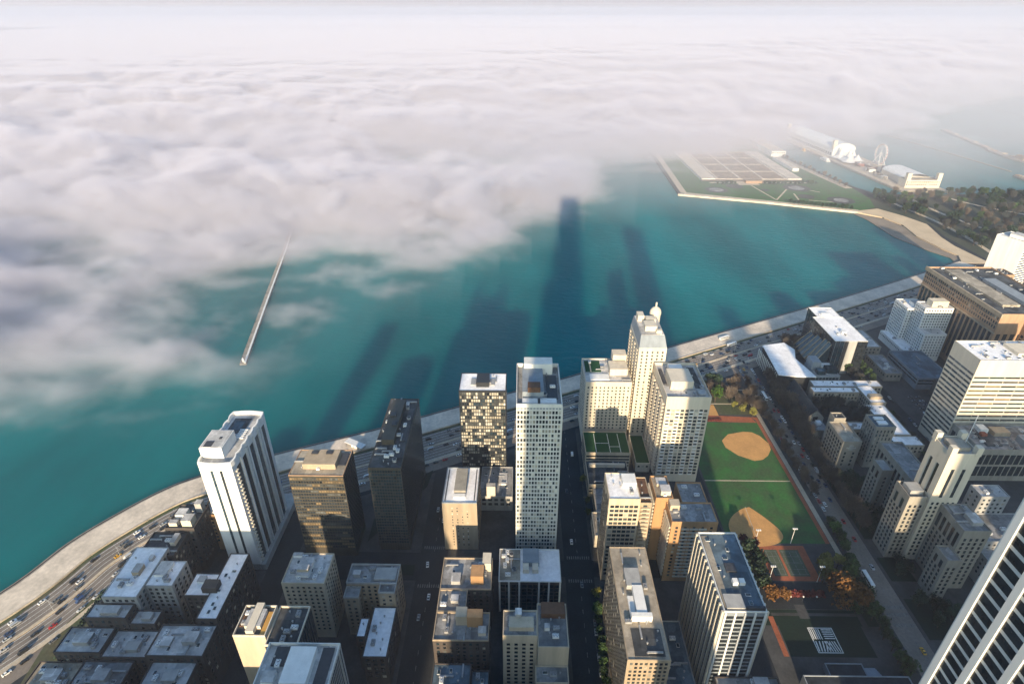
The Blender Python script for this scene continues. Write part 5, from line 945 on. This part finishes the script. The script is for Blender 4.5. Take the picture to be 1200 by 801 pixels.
for i in range(40):
    t = i / 40; x, y = (1046 + 96 * t, -590 + 250 * t) if i < 16 else (1215 + rnd.uniform(-2, 2), -600 + (i - 16) * 8.6)
    if 1205 < x and -490 < y < -442: continue
    tree('dark', x + rnd.uniform(-3, 3), y, 'small dark tree dotted about the lawns of the filter plant', 'trees on the filter plant lawns', .6, .05)
for i in range(14): tree('bare', 1200 + i * 20, -652 + i * 1.9, 'bare tree along the channel side of the filter plant', 'bare trees along the channel', .8, .05)
for i in range(16): tree('bare', 1245 + rnd.uniform(0, 190), -762 + rnd.uniform(-4, 4) + 4, 'bare tree on the planted edge of the pier', 'bare trees on the pier', .65, 1.6)

def scale_in_view(x, y, z, s):
    return s / math.sqrt(x * x + y * y + (CAMZ - z) ** 2)
def in_frame(x, y):
    d = Vector((x, y, -CAMZ)); p_ = R(29.3); w_ = d.x * math.cos(p_) - d.z * math.sin(p_)
    return w_ > 0 and abs(-y / w_) < .9 and abs((d.x * math.sin(p_) + d.z * math.cos(p_)) / w_) < .6
TREES = [t for t in TREES if in_frame(t[1], t[2])]
TREES.sort(key=lambda t: -scale_in_view(t[1], t[2], t[6], t[5]))
for t in TREES[:298]: grow(*t)
def merge_mass(name, parts, mats):      # parts: (mesh, matrix)
    V, F, MI = [], [], []
    for me, mx in parts:
        o = len(V); V += [mx @ v.co for v in me.vertices]; k = mats.index(me.materials[0].name)
        for p in me.polygons: F.append([o + i for i in p.vertices]); MI.append(mats.index(me.materials[p.material_index].name))
    me = bpy.data.meshes.new(name); me.from_pydata(V, [], F); me.update()
    for m in mats: me.materials.append(M[m])
    me.polygons.foreach_set('material_index', MI)
    return tag(link(name, me), kind='stuff')
prt = []
for kind, x, y, label, group, s, z in TREES[298:]:
    cm, tm = KINDS[kind][rnd.randrange(3)]; s *= 1.3 * rnd.uniform(.8, 1.25); mx = Matrix.Translation((x, y, z)) @ Matrix.Rotation(rnd.uniform(0, 6.28), 4, 'Z') @ Matrix.Scale(s, 4)
    prt += [(tm, mx), (cm, mx @ Matrix.Translation((0, 0, 1.2)))]
if prt: merge_mass('woodland', prt, sorted({me.materials[0].name for me, _ in prt}))

# hedges and bushes
def hedge(label, x0, x1, y0, y1, h, leaf, n):
    q = random.Random(int(x0 * 7)); b = MB()
    for _ in range(n):
        p = Vector((q.uniform(x0, x1), q.uniform(y0, y1), q.uniform(.1, h))); a = Vector((q.gauss(0, 1), q.gauss(0, 1), q.gauss(0, 1))).normalized(); c = a.orthogonal().normalized(); s = q.uniform(.3, .6)
        b.add([p - a * s - c * s, p + a * s - c * s, p + a * s + c * s, p - a * s + c * s], [(0, 1, 2, 3)])
    return tag(b.build('hedge', leaf), label, 'hedge')
hedge('wide dark red hedge between tennis court and striped garden', 241, 245, -187, -157, 2.2, 'leaf_red', 900)
hedge('thin red brown hedge at the far edge of the ball fields', 417.5, 419.5, -176, -144, 1.6, 'leaf_red', 420)
hedge('rust brown shrub row beside the big cream balcony tower', 424, 472, -143.5, -140.5, 2.0, 'leaf_orange', 500)
hedge('dark green hedge along the edge of the drive lawn', 196, 240, 252, 255, 1.6, 'leaf_dark', 420)

# ------------------------------------------------------------------ floodlights and lamps
def pole(label, x, y, h, heads, group):
    root = thing('floodlight', label, 'floodlight', (x, y, .15), 0, group)
    b = MB(); b.tube((0, 0, 0), (0, 0, h), .22, 8, 0, .14); b.build('pole', 'metal_white', root)
    b = MB(); b.box(-.25, .25, -heads, heads, h, h + .35); b.build('crossbar', 'metal_grey', root)
    for k in range(3): block('lamp_head', root, -.5, .5, -heads + k * heads - .35, -heads + k * heads + .35, h + .35, h + 1.0, 'metal_white')
for x, y, lb in ((283, -182.5, 'tall white floodlight pole at the near edge of the ball field'), (252.5, -157, 'white floodlight pole at the left corner of the tennis terrace'), (252.5, -187, 'white floodlight pole at the right corner of the tennis terrace'), (281.5, -158, 'white floodlight pole beside the near infield')): pole(lb, x, y, 13, 1.2, 'floodlight poles of the sports park')
for k, y in enumerate((-164.5, -172, -180)):
    root = thing('garden_lamp', 'small white globe lamp below the red hedge', 'lamp', (238.6, y, .15), 0, 'globe lamps below the red hedge')
    b = MB(); b.tube((0, 0, 0), (0, 0, 3.4), .10, 6); b.build('post', 'metal_dark', root); b = MB(); b.lathe([(.05, 3.3), (.45, 3.6), (.55, 3.95), (.4, 4.3), (.02, 4.5)], 10); b.build('globe', 'metal_white', root)
for d, sp in ((42.5, 34),):
    P = offset(SHORE, d); acc = 0; last = None; k = 0
    for a, b_ in zip(P, P[1:]):
        L = (Vector(b_) - Vector(a)).length; acc += L
        if acc > sp and -560 < a[1] < 300:
            acc = 0; ang = math.atan2(b_[1] - a[1], b_[0] - a[0]); root = thing('street_lamp', 'double armed street lamp on the median of the lakeside drive', 'street lamp', (a[0], a[1], .5), ang, 'lamps on the drive median')
            m_ = MB(); m_.tube((0, 0, 0), (0, 0, 9), .13, 6); m_.build('pole', 'metal_grey', root)
            for s in (-1, 1): m_ = MB(); m_.tube((0, 0, 8.8), (0, s * 2.4, 9.4), .08, 5); m_.box(-.25, .25, s * 2.4 - .5, s * 2.4 + .5, 9.3, 9.55); m_.build('lamp_arm', 'metal_grey', root)

# ------------------------------------------------------------------ cars
def car_mesh(kind, paint):
    b = MB()
    def shell(sec, mi):           # sections: (x, half width, z0, z1)
        k = len(sec); vs = []
        for x, w_, z0, z1 in sec: vs += [(x, -w_, z0), (x, w_, z0), (x, w_ * .94, z1), (x, -w_ * .94, z1)]
        fs = [(4 * i + j, 4 * i + (j + 1) % 4, 4 * i + 4 + (j + 1) % 4, 4 * i + 4 + j) for i in range(k - 1) for j in range(4)] + [(3, 2, 1, 0), tuple(4 * (k - 1) + j for j in range(4))]
        b.add(vs, fs, mi)
    if kind == 'car':
        shell([(-2.25, .78, .4, .85), (-2.1, .88, .28, .98), (-1.2, .92, .25, 1.02), (.9, .92, .25, .98), (2.0, .88, .28, .82), (2.25, .74, .4, .66)], 0)
        shell([(-1.75, .72, .95, 1.0), (-1.1, .74, .95, 1.42), (.15, .74, .95, 1.45), (1.05, .72, .92, .98)], 1); shell([(-1.05, .66, 1.40, 1.47), (.12, .66, 1.42, 1.49)], 0); L = 1.4
    elif kind == 'van':
        shell([(-2.6, .9, .4, 1.9), (-2.5, .95, .3, 2.05), (1.3, .95, .3, 2.0), (2.0, .93, .3, 1.2), (2.6, .85, .4, .9)], 0); shell([(1.25, .88, 1.25, 1.95), (1.95, .88, 1.2, 1.25)], 1)
        for s in (-1, 1): b.box(-2.2, 1.2, s * .96 - .03, s * .96 + .03, 1.25, 1.75, 1)
        L = 1.6
    else:
        b.box(-6, 6, -1.25, 1.25, .4, 3.0, 0)
        for s in (-1, 1): b.box(-5.6, 5.4, s * 1.26 - .03, s * 1.26 + .03, 1.5, 2.5, 1)
        b.box(5.98, 6.04, -1.1, 1.1, 1.4, 2.7, 1); b.box(-4, -1, -.8, .8, 3.0, 3.3, 0); b.box(1, 4, -.8, .8, 3.0, 3.3, 0); L = 4
    for x in (-L, L):
        for s in (-1, 1): b.tube((x, s * .70 * (1.35 if kind == 'bus' else 1), .34), (x, s * .93 * (1.35 if kind == 'bus' else 1), .34), .34, 10, 2)
    return b.mesh(kind, [paint, 'glass_dark', 'tyre'])
CARS = {}
CARLIST = []
def car(*a): CARLIST.append(a)
def park(kind, colr, x, y, z, ang, label, group, cat):
    k = (kind, colr)
    if k not in CARS: CARS[k] = car_mesh(kind, 'paint_' + colr + '_car')
    return tag(link({'car': 'car', 'van': 'van', 'bus': 'bus'}[kind], CARS[k], None, (x, y, z), ang), label, cat, group)
def along(P, s):
    for a, b_ in zip(P, P[1:]):
        L = (Vector(b_) - Vector(a)).length
        if s <= L: t = s / L; return a[0] + (b_[0] - a[0]) * t, a[1] + (b_[1] - a[1]) * t, math.atan2(b_[1] - a[1], b_[0] - a[0])
        s -= L
    return None
COLS = ['white'] * 4 + ['silver'] * 3 + ['black'] * 6 + ['grey'] * 3 + ['blue'] * 2 + ['red']
q = random.Random(21); n_ = 0
for d, flip in ((29.7, 0), (33, 0), (36.4, 0), (39.8, 0), (45.9, 1), (49.3, 1), (52.7, 1), (56, 1)):
    P = offset(SHORE, d); s = 560 + q.uniform(0, 20)
    while True:
        r_ = along(P, s)
        if r_ is None: break
        x, y, a = r_
        if y < -560: break
        dense = 1.0 if y > 150 or y < -150 else .7
        s += q.uniform(9, 34) / dense
        c = q.choice(COLS); kd = 'van' if q.random() < .12 else 'car'
        if q.random() < .02: c = 'yellow'
        car(kd, c, x, y, .02, a + (pi if flip else 0), f"{c} {'van' if kd == 'van' else 'car'} driving {'towards the left' if flip else 'towards the right'} on the lakeside drive", f'{c} {kd}s in the {"inner" if flip else "lakeside"} lanes of the drive', 'van' if kd == 'van' else 'car'); n_ += 1
P = offset(SHORE, 63); s = 600.
while True:
    r_ = along(P, s)
    if r_ is None or r_[1] < -400: break
    s += q.uniform(6.5, 22); c = q.choice(COLS); car('car', c, r_[0], r_[1], .02, r_[2], f'{c} car on the service lane inland of the drive', f'{c} cars on the service lane', 'car')
for yl, a, lo_, hi_, gap, lb, parked in ((-218.4, 0, 300, 500, (5.6, 9), 'parked along the park side of the avenue', 1), (-221.3, 0, 255, 500, (10, 34), 'driving on the park side of the avenue', 0), (-224, 0, 330, 510, (8, 26), 'in the middle lanes of the avenue', 0), (-227, pi, 245, 510, (9, 30), 'driving on the college side of the avenue', 0), (-230.6, pi, 330, 500, (5.7, 10), 'parked along the college side of the avenue', 1)):
    x = lo_
    while x < hi_:
        x += q.uniform(*gap); c = q.choice(COLS); kd = 'van' if q.random() < .08 else 'car'
        car(kd, c, x, yl + q.uniform(-.2, .2), .02, a, f'{c} {kd} {lb}', f'{c} {kd}s {lb}', kd)
car('car', 'yellow', 503, -222.8, .02, 0, 'yellow taxi at the lake end of the avenue', None, 'taxi')
car('car', 'yellow', 207, -226, .02, 0, 'yellow taxi on the avenue near the slanting concrete tower', None, 'taxi')
car('bus', 'white', 254, -219, .02, 0, 'white delivery truck on the avenue beside the orange trees', None, 'truck'); car('bus', 'white', 455, -226, .02, pi, 'white box truck in traffic on the avenue by the bare trees', None, 'truck')
car('bus', 'white', 552, -226, .02, R(-60), 'white bus turning at the avenue corner, nearer one', None, 'bus'); car('bus', 'white', 566, -222, .02, R(-62), 'white bus turning at the avenue corner, further one', None, 'bus')
car('bus', 'silver', 655, -452, .02, R(-60), 'long silver bus in the lot beside the drive', None, 'bus')
for x, y, a, c, lb in ((238, 54, 0, 'white', 'white car waiting on the north street by the tan stepped block'), (224, 58, 0, 'silver', 'silver car on the north street beside the white roofed low block'), (262, 58, .1, 'white', 'white car crossing the junction beside the traffic island'), (300, 52, 0, 'white', 'white car on the north street beside the plain beige block'), (310, 57, 0, 'silver', 'silver car on the north street below the long bronze slab'), (282, -36, 0, 'white', 'white car alone on the second street beside the salmon block'), (248, -40, 0, 'grey', 'grey car on the second street at the junction'), (372, -43, 0, 'white', 'white van parked by the turf podium'), (330, -36, 0, 'black', 'black car on the second street beside the grid tower')):
    car('van' if 'van' in lb else 'car', c, x, y, .02, a, lb, None, 'van' if 'van' in lb else 'car')
for x, y in ((192, -47), (196.5, -47), (201, -47), (206, -47), (184, -47.2), (216, -47), (222, -47)):
    c = q.choice(COLS); car('car', c, x, y - .4 + 2.2, .02, 0, f'{c} car parked beside the beige slab on the second street', f'{c} cars parked by the beige slab', 'car')
for i in range(22):
    x, y = 446 + q.uniform(0, 70), -334.5 + q.choice((-6, -2, 2, 6)) ; c = q.choice(COLS); car('car', c, x - 40 * (i % 3), y, .02, q.choice((0, pi)), f'{c} car on the shaded street south of the quadrangle', f'{c} cars on the street south of the quadrangle', 'car')
for i in range(14):
    x, y = 420 + (i % 7) * 6, -360 - (i // 7) * 7; c = q.choice(['white', 'silver', 'white', 'grey']); car('car', c, x, y, .16, pi / 2, f'{c} car parked in the lot by the blue grey parking deck', f'{c} cars in the lot by the parking deck', 'car')

CARLIST = [c for c in CARLIST if in_frame(c[2], c[3])]
CARLIST.sort(key=lambda c: (c[7] is not None, -scale_in_view(c[2], c[3], c[4], 1)))
for c in CARLIST[:298]: park(*c)
prt = []
for kind, colr, x, y, z, ang, *_ in CARLIST[298:]:
    k = (kind, colr)
    if k not in CARS: CARS[k] = car_mesh(kind, 'paint_' + colr + '_car')
    prt.append((CARS[k], Matrix.Translation((x, y, z)) @ Matrix.Rotation(ang, 4, 'Z')))
if prt: merge_mass('traffic', prt, sorted({m.name for me, _ in prt for m in me.materials}))

# ------------------------------------------------------------------ far cloud deck behind the fog
b = MB(); b.box(27000, 60000, -60000, 60000, -1.0, 2200); cb = b.mesh('cloud_bank', [])
cm_ = bpy.data.materials.new('cloud'); cm_.use_nodes = True; nt = cm_.node_tree; nt.nodes.remove(nt.nodes['Principled BSDF'])
pv_ = nt.nodes.new('ShaderNodeVolumePrincipled'); pv_.inputs['Color'].default_value = (.80, .79, .90, 1); pv_.inputs['Density'].default_value = 0.0006
nt.links.new(pv_.outputs[0], nt.nodes['Material Output'].inputs['Volume']); cb.materials.append(cm_)
tag(link('cloud_bank', cb), kind='stuff')

# ------------------------------------------------------------------ fog bank over the lake (a real volume) and the haze of the air
def fog(name, lo_, hi_, res, dens, seed, far):
    g = bpy.data.node_groups.new(name, 'GeometryNodeTree')
    g.interface.new_socket('Geometry', in_out='OUTPUT', socket_type='NodeSocketGeometry')
    N = g.nodes; L = g.links
    out = N.new('NodeGroupOutput'); vc = N.new('GeometryNodeVolumeCube'); sm = N.new('GeometryNodeSetMaterial')
    pos = N.new('GeometryNodeInputPosition'); sp = N.new('ShaderNodeSeparateXYZ'); L.new(pos.outputs[0], sp.inputs[0]); X, Y, Zc = sp.outputs
    def mth(op, a, b=None, c=None, clamp=False):
        n = N.new('ShaderNodeMath'); n.operation = op; n.use_clamp = clamp
        for i, v in enumerate((a, b, c)):
            if v is None: continue
            if isinstance(v, (int, float)): n.inputs[i].default_value = v
            else: L.new(v, n.inputs[i])
        return n.outputs[0]
    # edge of the bank: x as a function of y
    fc = N.new('ShaderNodeFloatCurve'); cv = fc.mapping.curves[0]
    pts = [(-6000, 5200), (-2600, 3000), (-1500, 2150), (-1250, 1840), (-1042, 1690), (-757, 1610), (-600, 1500), (-500, 1440), (-400, 1340), (-263, 1215), (-127, 1085), (-40, 905), (57, 735), (161, 560), (240, 430), (314, 360), (383, 330), (428, 290), (700, 130), (6000, -400)]
    fx = lambda y: (y + 6000) / 12000; fy = lambda x: (x + 1000) / 7000
    cv.points[0].location = (fx(pts[0][0]), fy(pts[0][1])); cv.points[1].location = (fx(pts[-1][0]), fy(pts[-1][1]))
    for y, x in pts[1:-1]: cv.points.new(fx(y), fy(x))
    for p in cv.points: p.handle_type = 'VECTOR'
    fc.mapping.update()
    L.new(mth('DIVIDE', mth('ADD', Y, 6000), 12000), fc.inputs['Value'])
    xe = mth('SUBTRACT', mth('MULTIPLY', fc.outputs[0], 7000), 1000)
    d = mth('SUBTRACT', X, xe)
    def noise(scale, detail, rough, stretch=(1, 1, 1), off=0.0, dist=0.0):
        vm = N.new('ShaderNodeVectorMath'); vm.operation = 'MULTIPLY_ADD'; L.new(pos.outputs[0], vm.inputs[0]); vm.inputs[1].default_value = stretch; vm.inputs[2].default_value = (off, off * .7, off * .3)
        n = N.new('ShaderNodeTexNoise'); n.inputs['Scale'].default_value = scale; n.inputs['Detail'].default_value = detail; n.inputs['Roughness'].default_value = rough; n.inputs['Distortion'].default_value = dist
        L.new(vm.outputs[0], n.inputs['Vector']); return n.outputs[0]
    big = noise(1 / 620, 2, .5, (1.0, .55, 0), seed)                  # where the bank thins to gaps
    fine = noise(1 / 92, 7, .62, (1.1, .7, 1.6), seed + 900, .25)     # billows
    mid = noise(1 / 270, 3, .55, (1.3, .55, 1.0), seed + 300, .3)
    cov = mth('MINIMUM', mth('MAXIMUM', mth('DIVIDE', d, 260), -1.2), mth('ADD', .45, mth('DIVIDE', mth('MAXIMUM', d, 0), 3500)))
    cov2 = mth('ADD', cov, mth('MULTIPLY', mth('SUBTRACT', big, .5), 1.9))
    top = mth('ADD', mth('ADD', 14, mth('MULTIPLY', mth('MAXIMUM', cov2, 0), 36)), mth('ADD', mth('MULTIPLY', mth('MAXIMUM', mth('SUBTRACT', fine, .44), 0), 80), mth('MULTIPLY', mth('MAXIMUM', mth('SUBTRACT', mid, .42), 0), 120)))
    hz = mth('DIVIDE', mth('ADD', Zc, 2.2), top)
    val = mth('ADD', mth('ADD', mth('MULTIPLY', mth('SUBTRACT', fine, .5), 2.4), mth('MULTIPLY', mth('SUBTRACT', mid, .5), 2.2)), cov2)
    val = mth('SUBTRACT', val, mth('MULTIPLY', mth('POWER', hz, 1.6), .75))
    mist = mth('MULTIPLY', mth('DIVIDE', mth('SUBTRACT', mth('ADD', X, mth('MULTIPLY', d, .45)), 300), 950, None, True), .0015)
    den = mth('ADD', mth('MULTIPLY', mth('MULTIPLY', mth('MULTIPLY', val, mth('ADD', .55, mth('MULTIPLY', mth('MAXIMUM', cov, 0), 1.5))), 1.0, None, True), dens), mist)
    L.new(den, vc.inputs['Density']); vc.inputs['Min'].default_value = lo_; vc.inputs['Max'].default_value = hi_
    vc.inputs['Resolution X'].default_value, vc.inputs['Resolution Y'].default_value, vc.inputs['Resolution Z'].default_value = res
    mn = 'fog'
    m = bpy.data.materials.get(mn) or bpy.data.materials.new(mn); m.use_nodes = True; nt = m.node_tree
    if 'Principled BSDF' in nt.nodes:
        nt.nodes.remove(nt.nodes['Principled BSDF']); pv_ = nt.nodes.new('ShaderNodeVolumePrincipled')
        pv_.inputs['Color'].default_value = (.70, .69, .775, 1); pv_.inputs['Density'].default_value = 1.0; pv_.inputs['Anisotropy'].default_value = -0.1
        nt.links.new(pv_.outputs[0], nt.nodes['Material Output'].inputs['Volume'])
    sm.inputs['Material'].default_value = m
    L.new(vc.outputs[0], sm.inputs[0]); L.new(sm.outputs[0], out.inputs[0])
    me = bpy.data.meshes.new('fog'); me.materials.append(m); o = link('fog_bank', me); o.modifiers.new('fog', 'NODES').node_group = g
    return tag(o, kind='stuff')
fog('fog_bank', (250, -500, -2.0), (1150, 1300, 96), (164, 327, 28), 0.042, 40.0, False)
fog('fog_bank_outer', (1150, -2400, -2.0), (2600, 2600, 96), (150, 500, 20), 0.040, 40.0, False)
fog('fog_bank_side', (250, 1300, -2.0), (1150, 2200, 96), (80, 80, 16), 0.04, 40.0, False)
fog('fog_bank_side', (550, -1500, -2.0), (1150, -500, 96), (50, 80, 10), 0.04, 40.0, False)
fog('fog_bank_far', (2600, -6000, -2.0), (9000, 6000, 90), (213, 400, 12), 0.034, 40.0, True)
fog('fog_bank_horizon', (9000, -25000, -2.0), (25500, 25000, 90), (80, 200, 5), 0.03, 40.0, True)

b = MB(); b.box(-900, 26000, -26000, 26000, -3.6, 352); hz = b.mesh('haze', [])
hm = bpy.data.materials.new('haze'); hm.use_nodes = True; nt = hm.node_tree; nt.nodes.remove(nt.nodes['Principled BSDF'])
pv_ = nt.nodes.new('ShaderNodeVolumePrincipled'); pv_.inputs['Color'].default_value = (.64, .665, .79, 1); pv_.inputs['Density'].default_value = 0.000085; pv_.inputs['Anisotropy'].default_value = 0.0
nt.links.new(pv_.outputs[0], nt.nodes['Material Output'].inputs['Volume']); hz.materials.append(hm)
tag(link('haze', hz), kind='stuff')
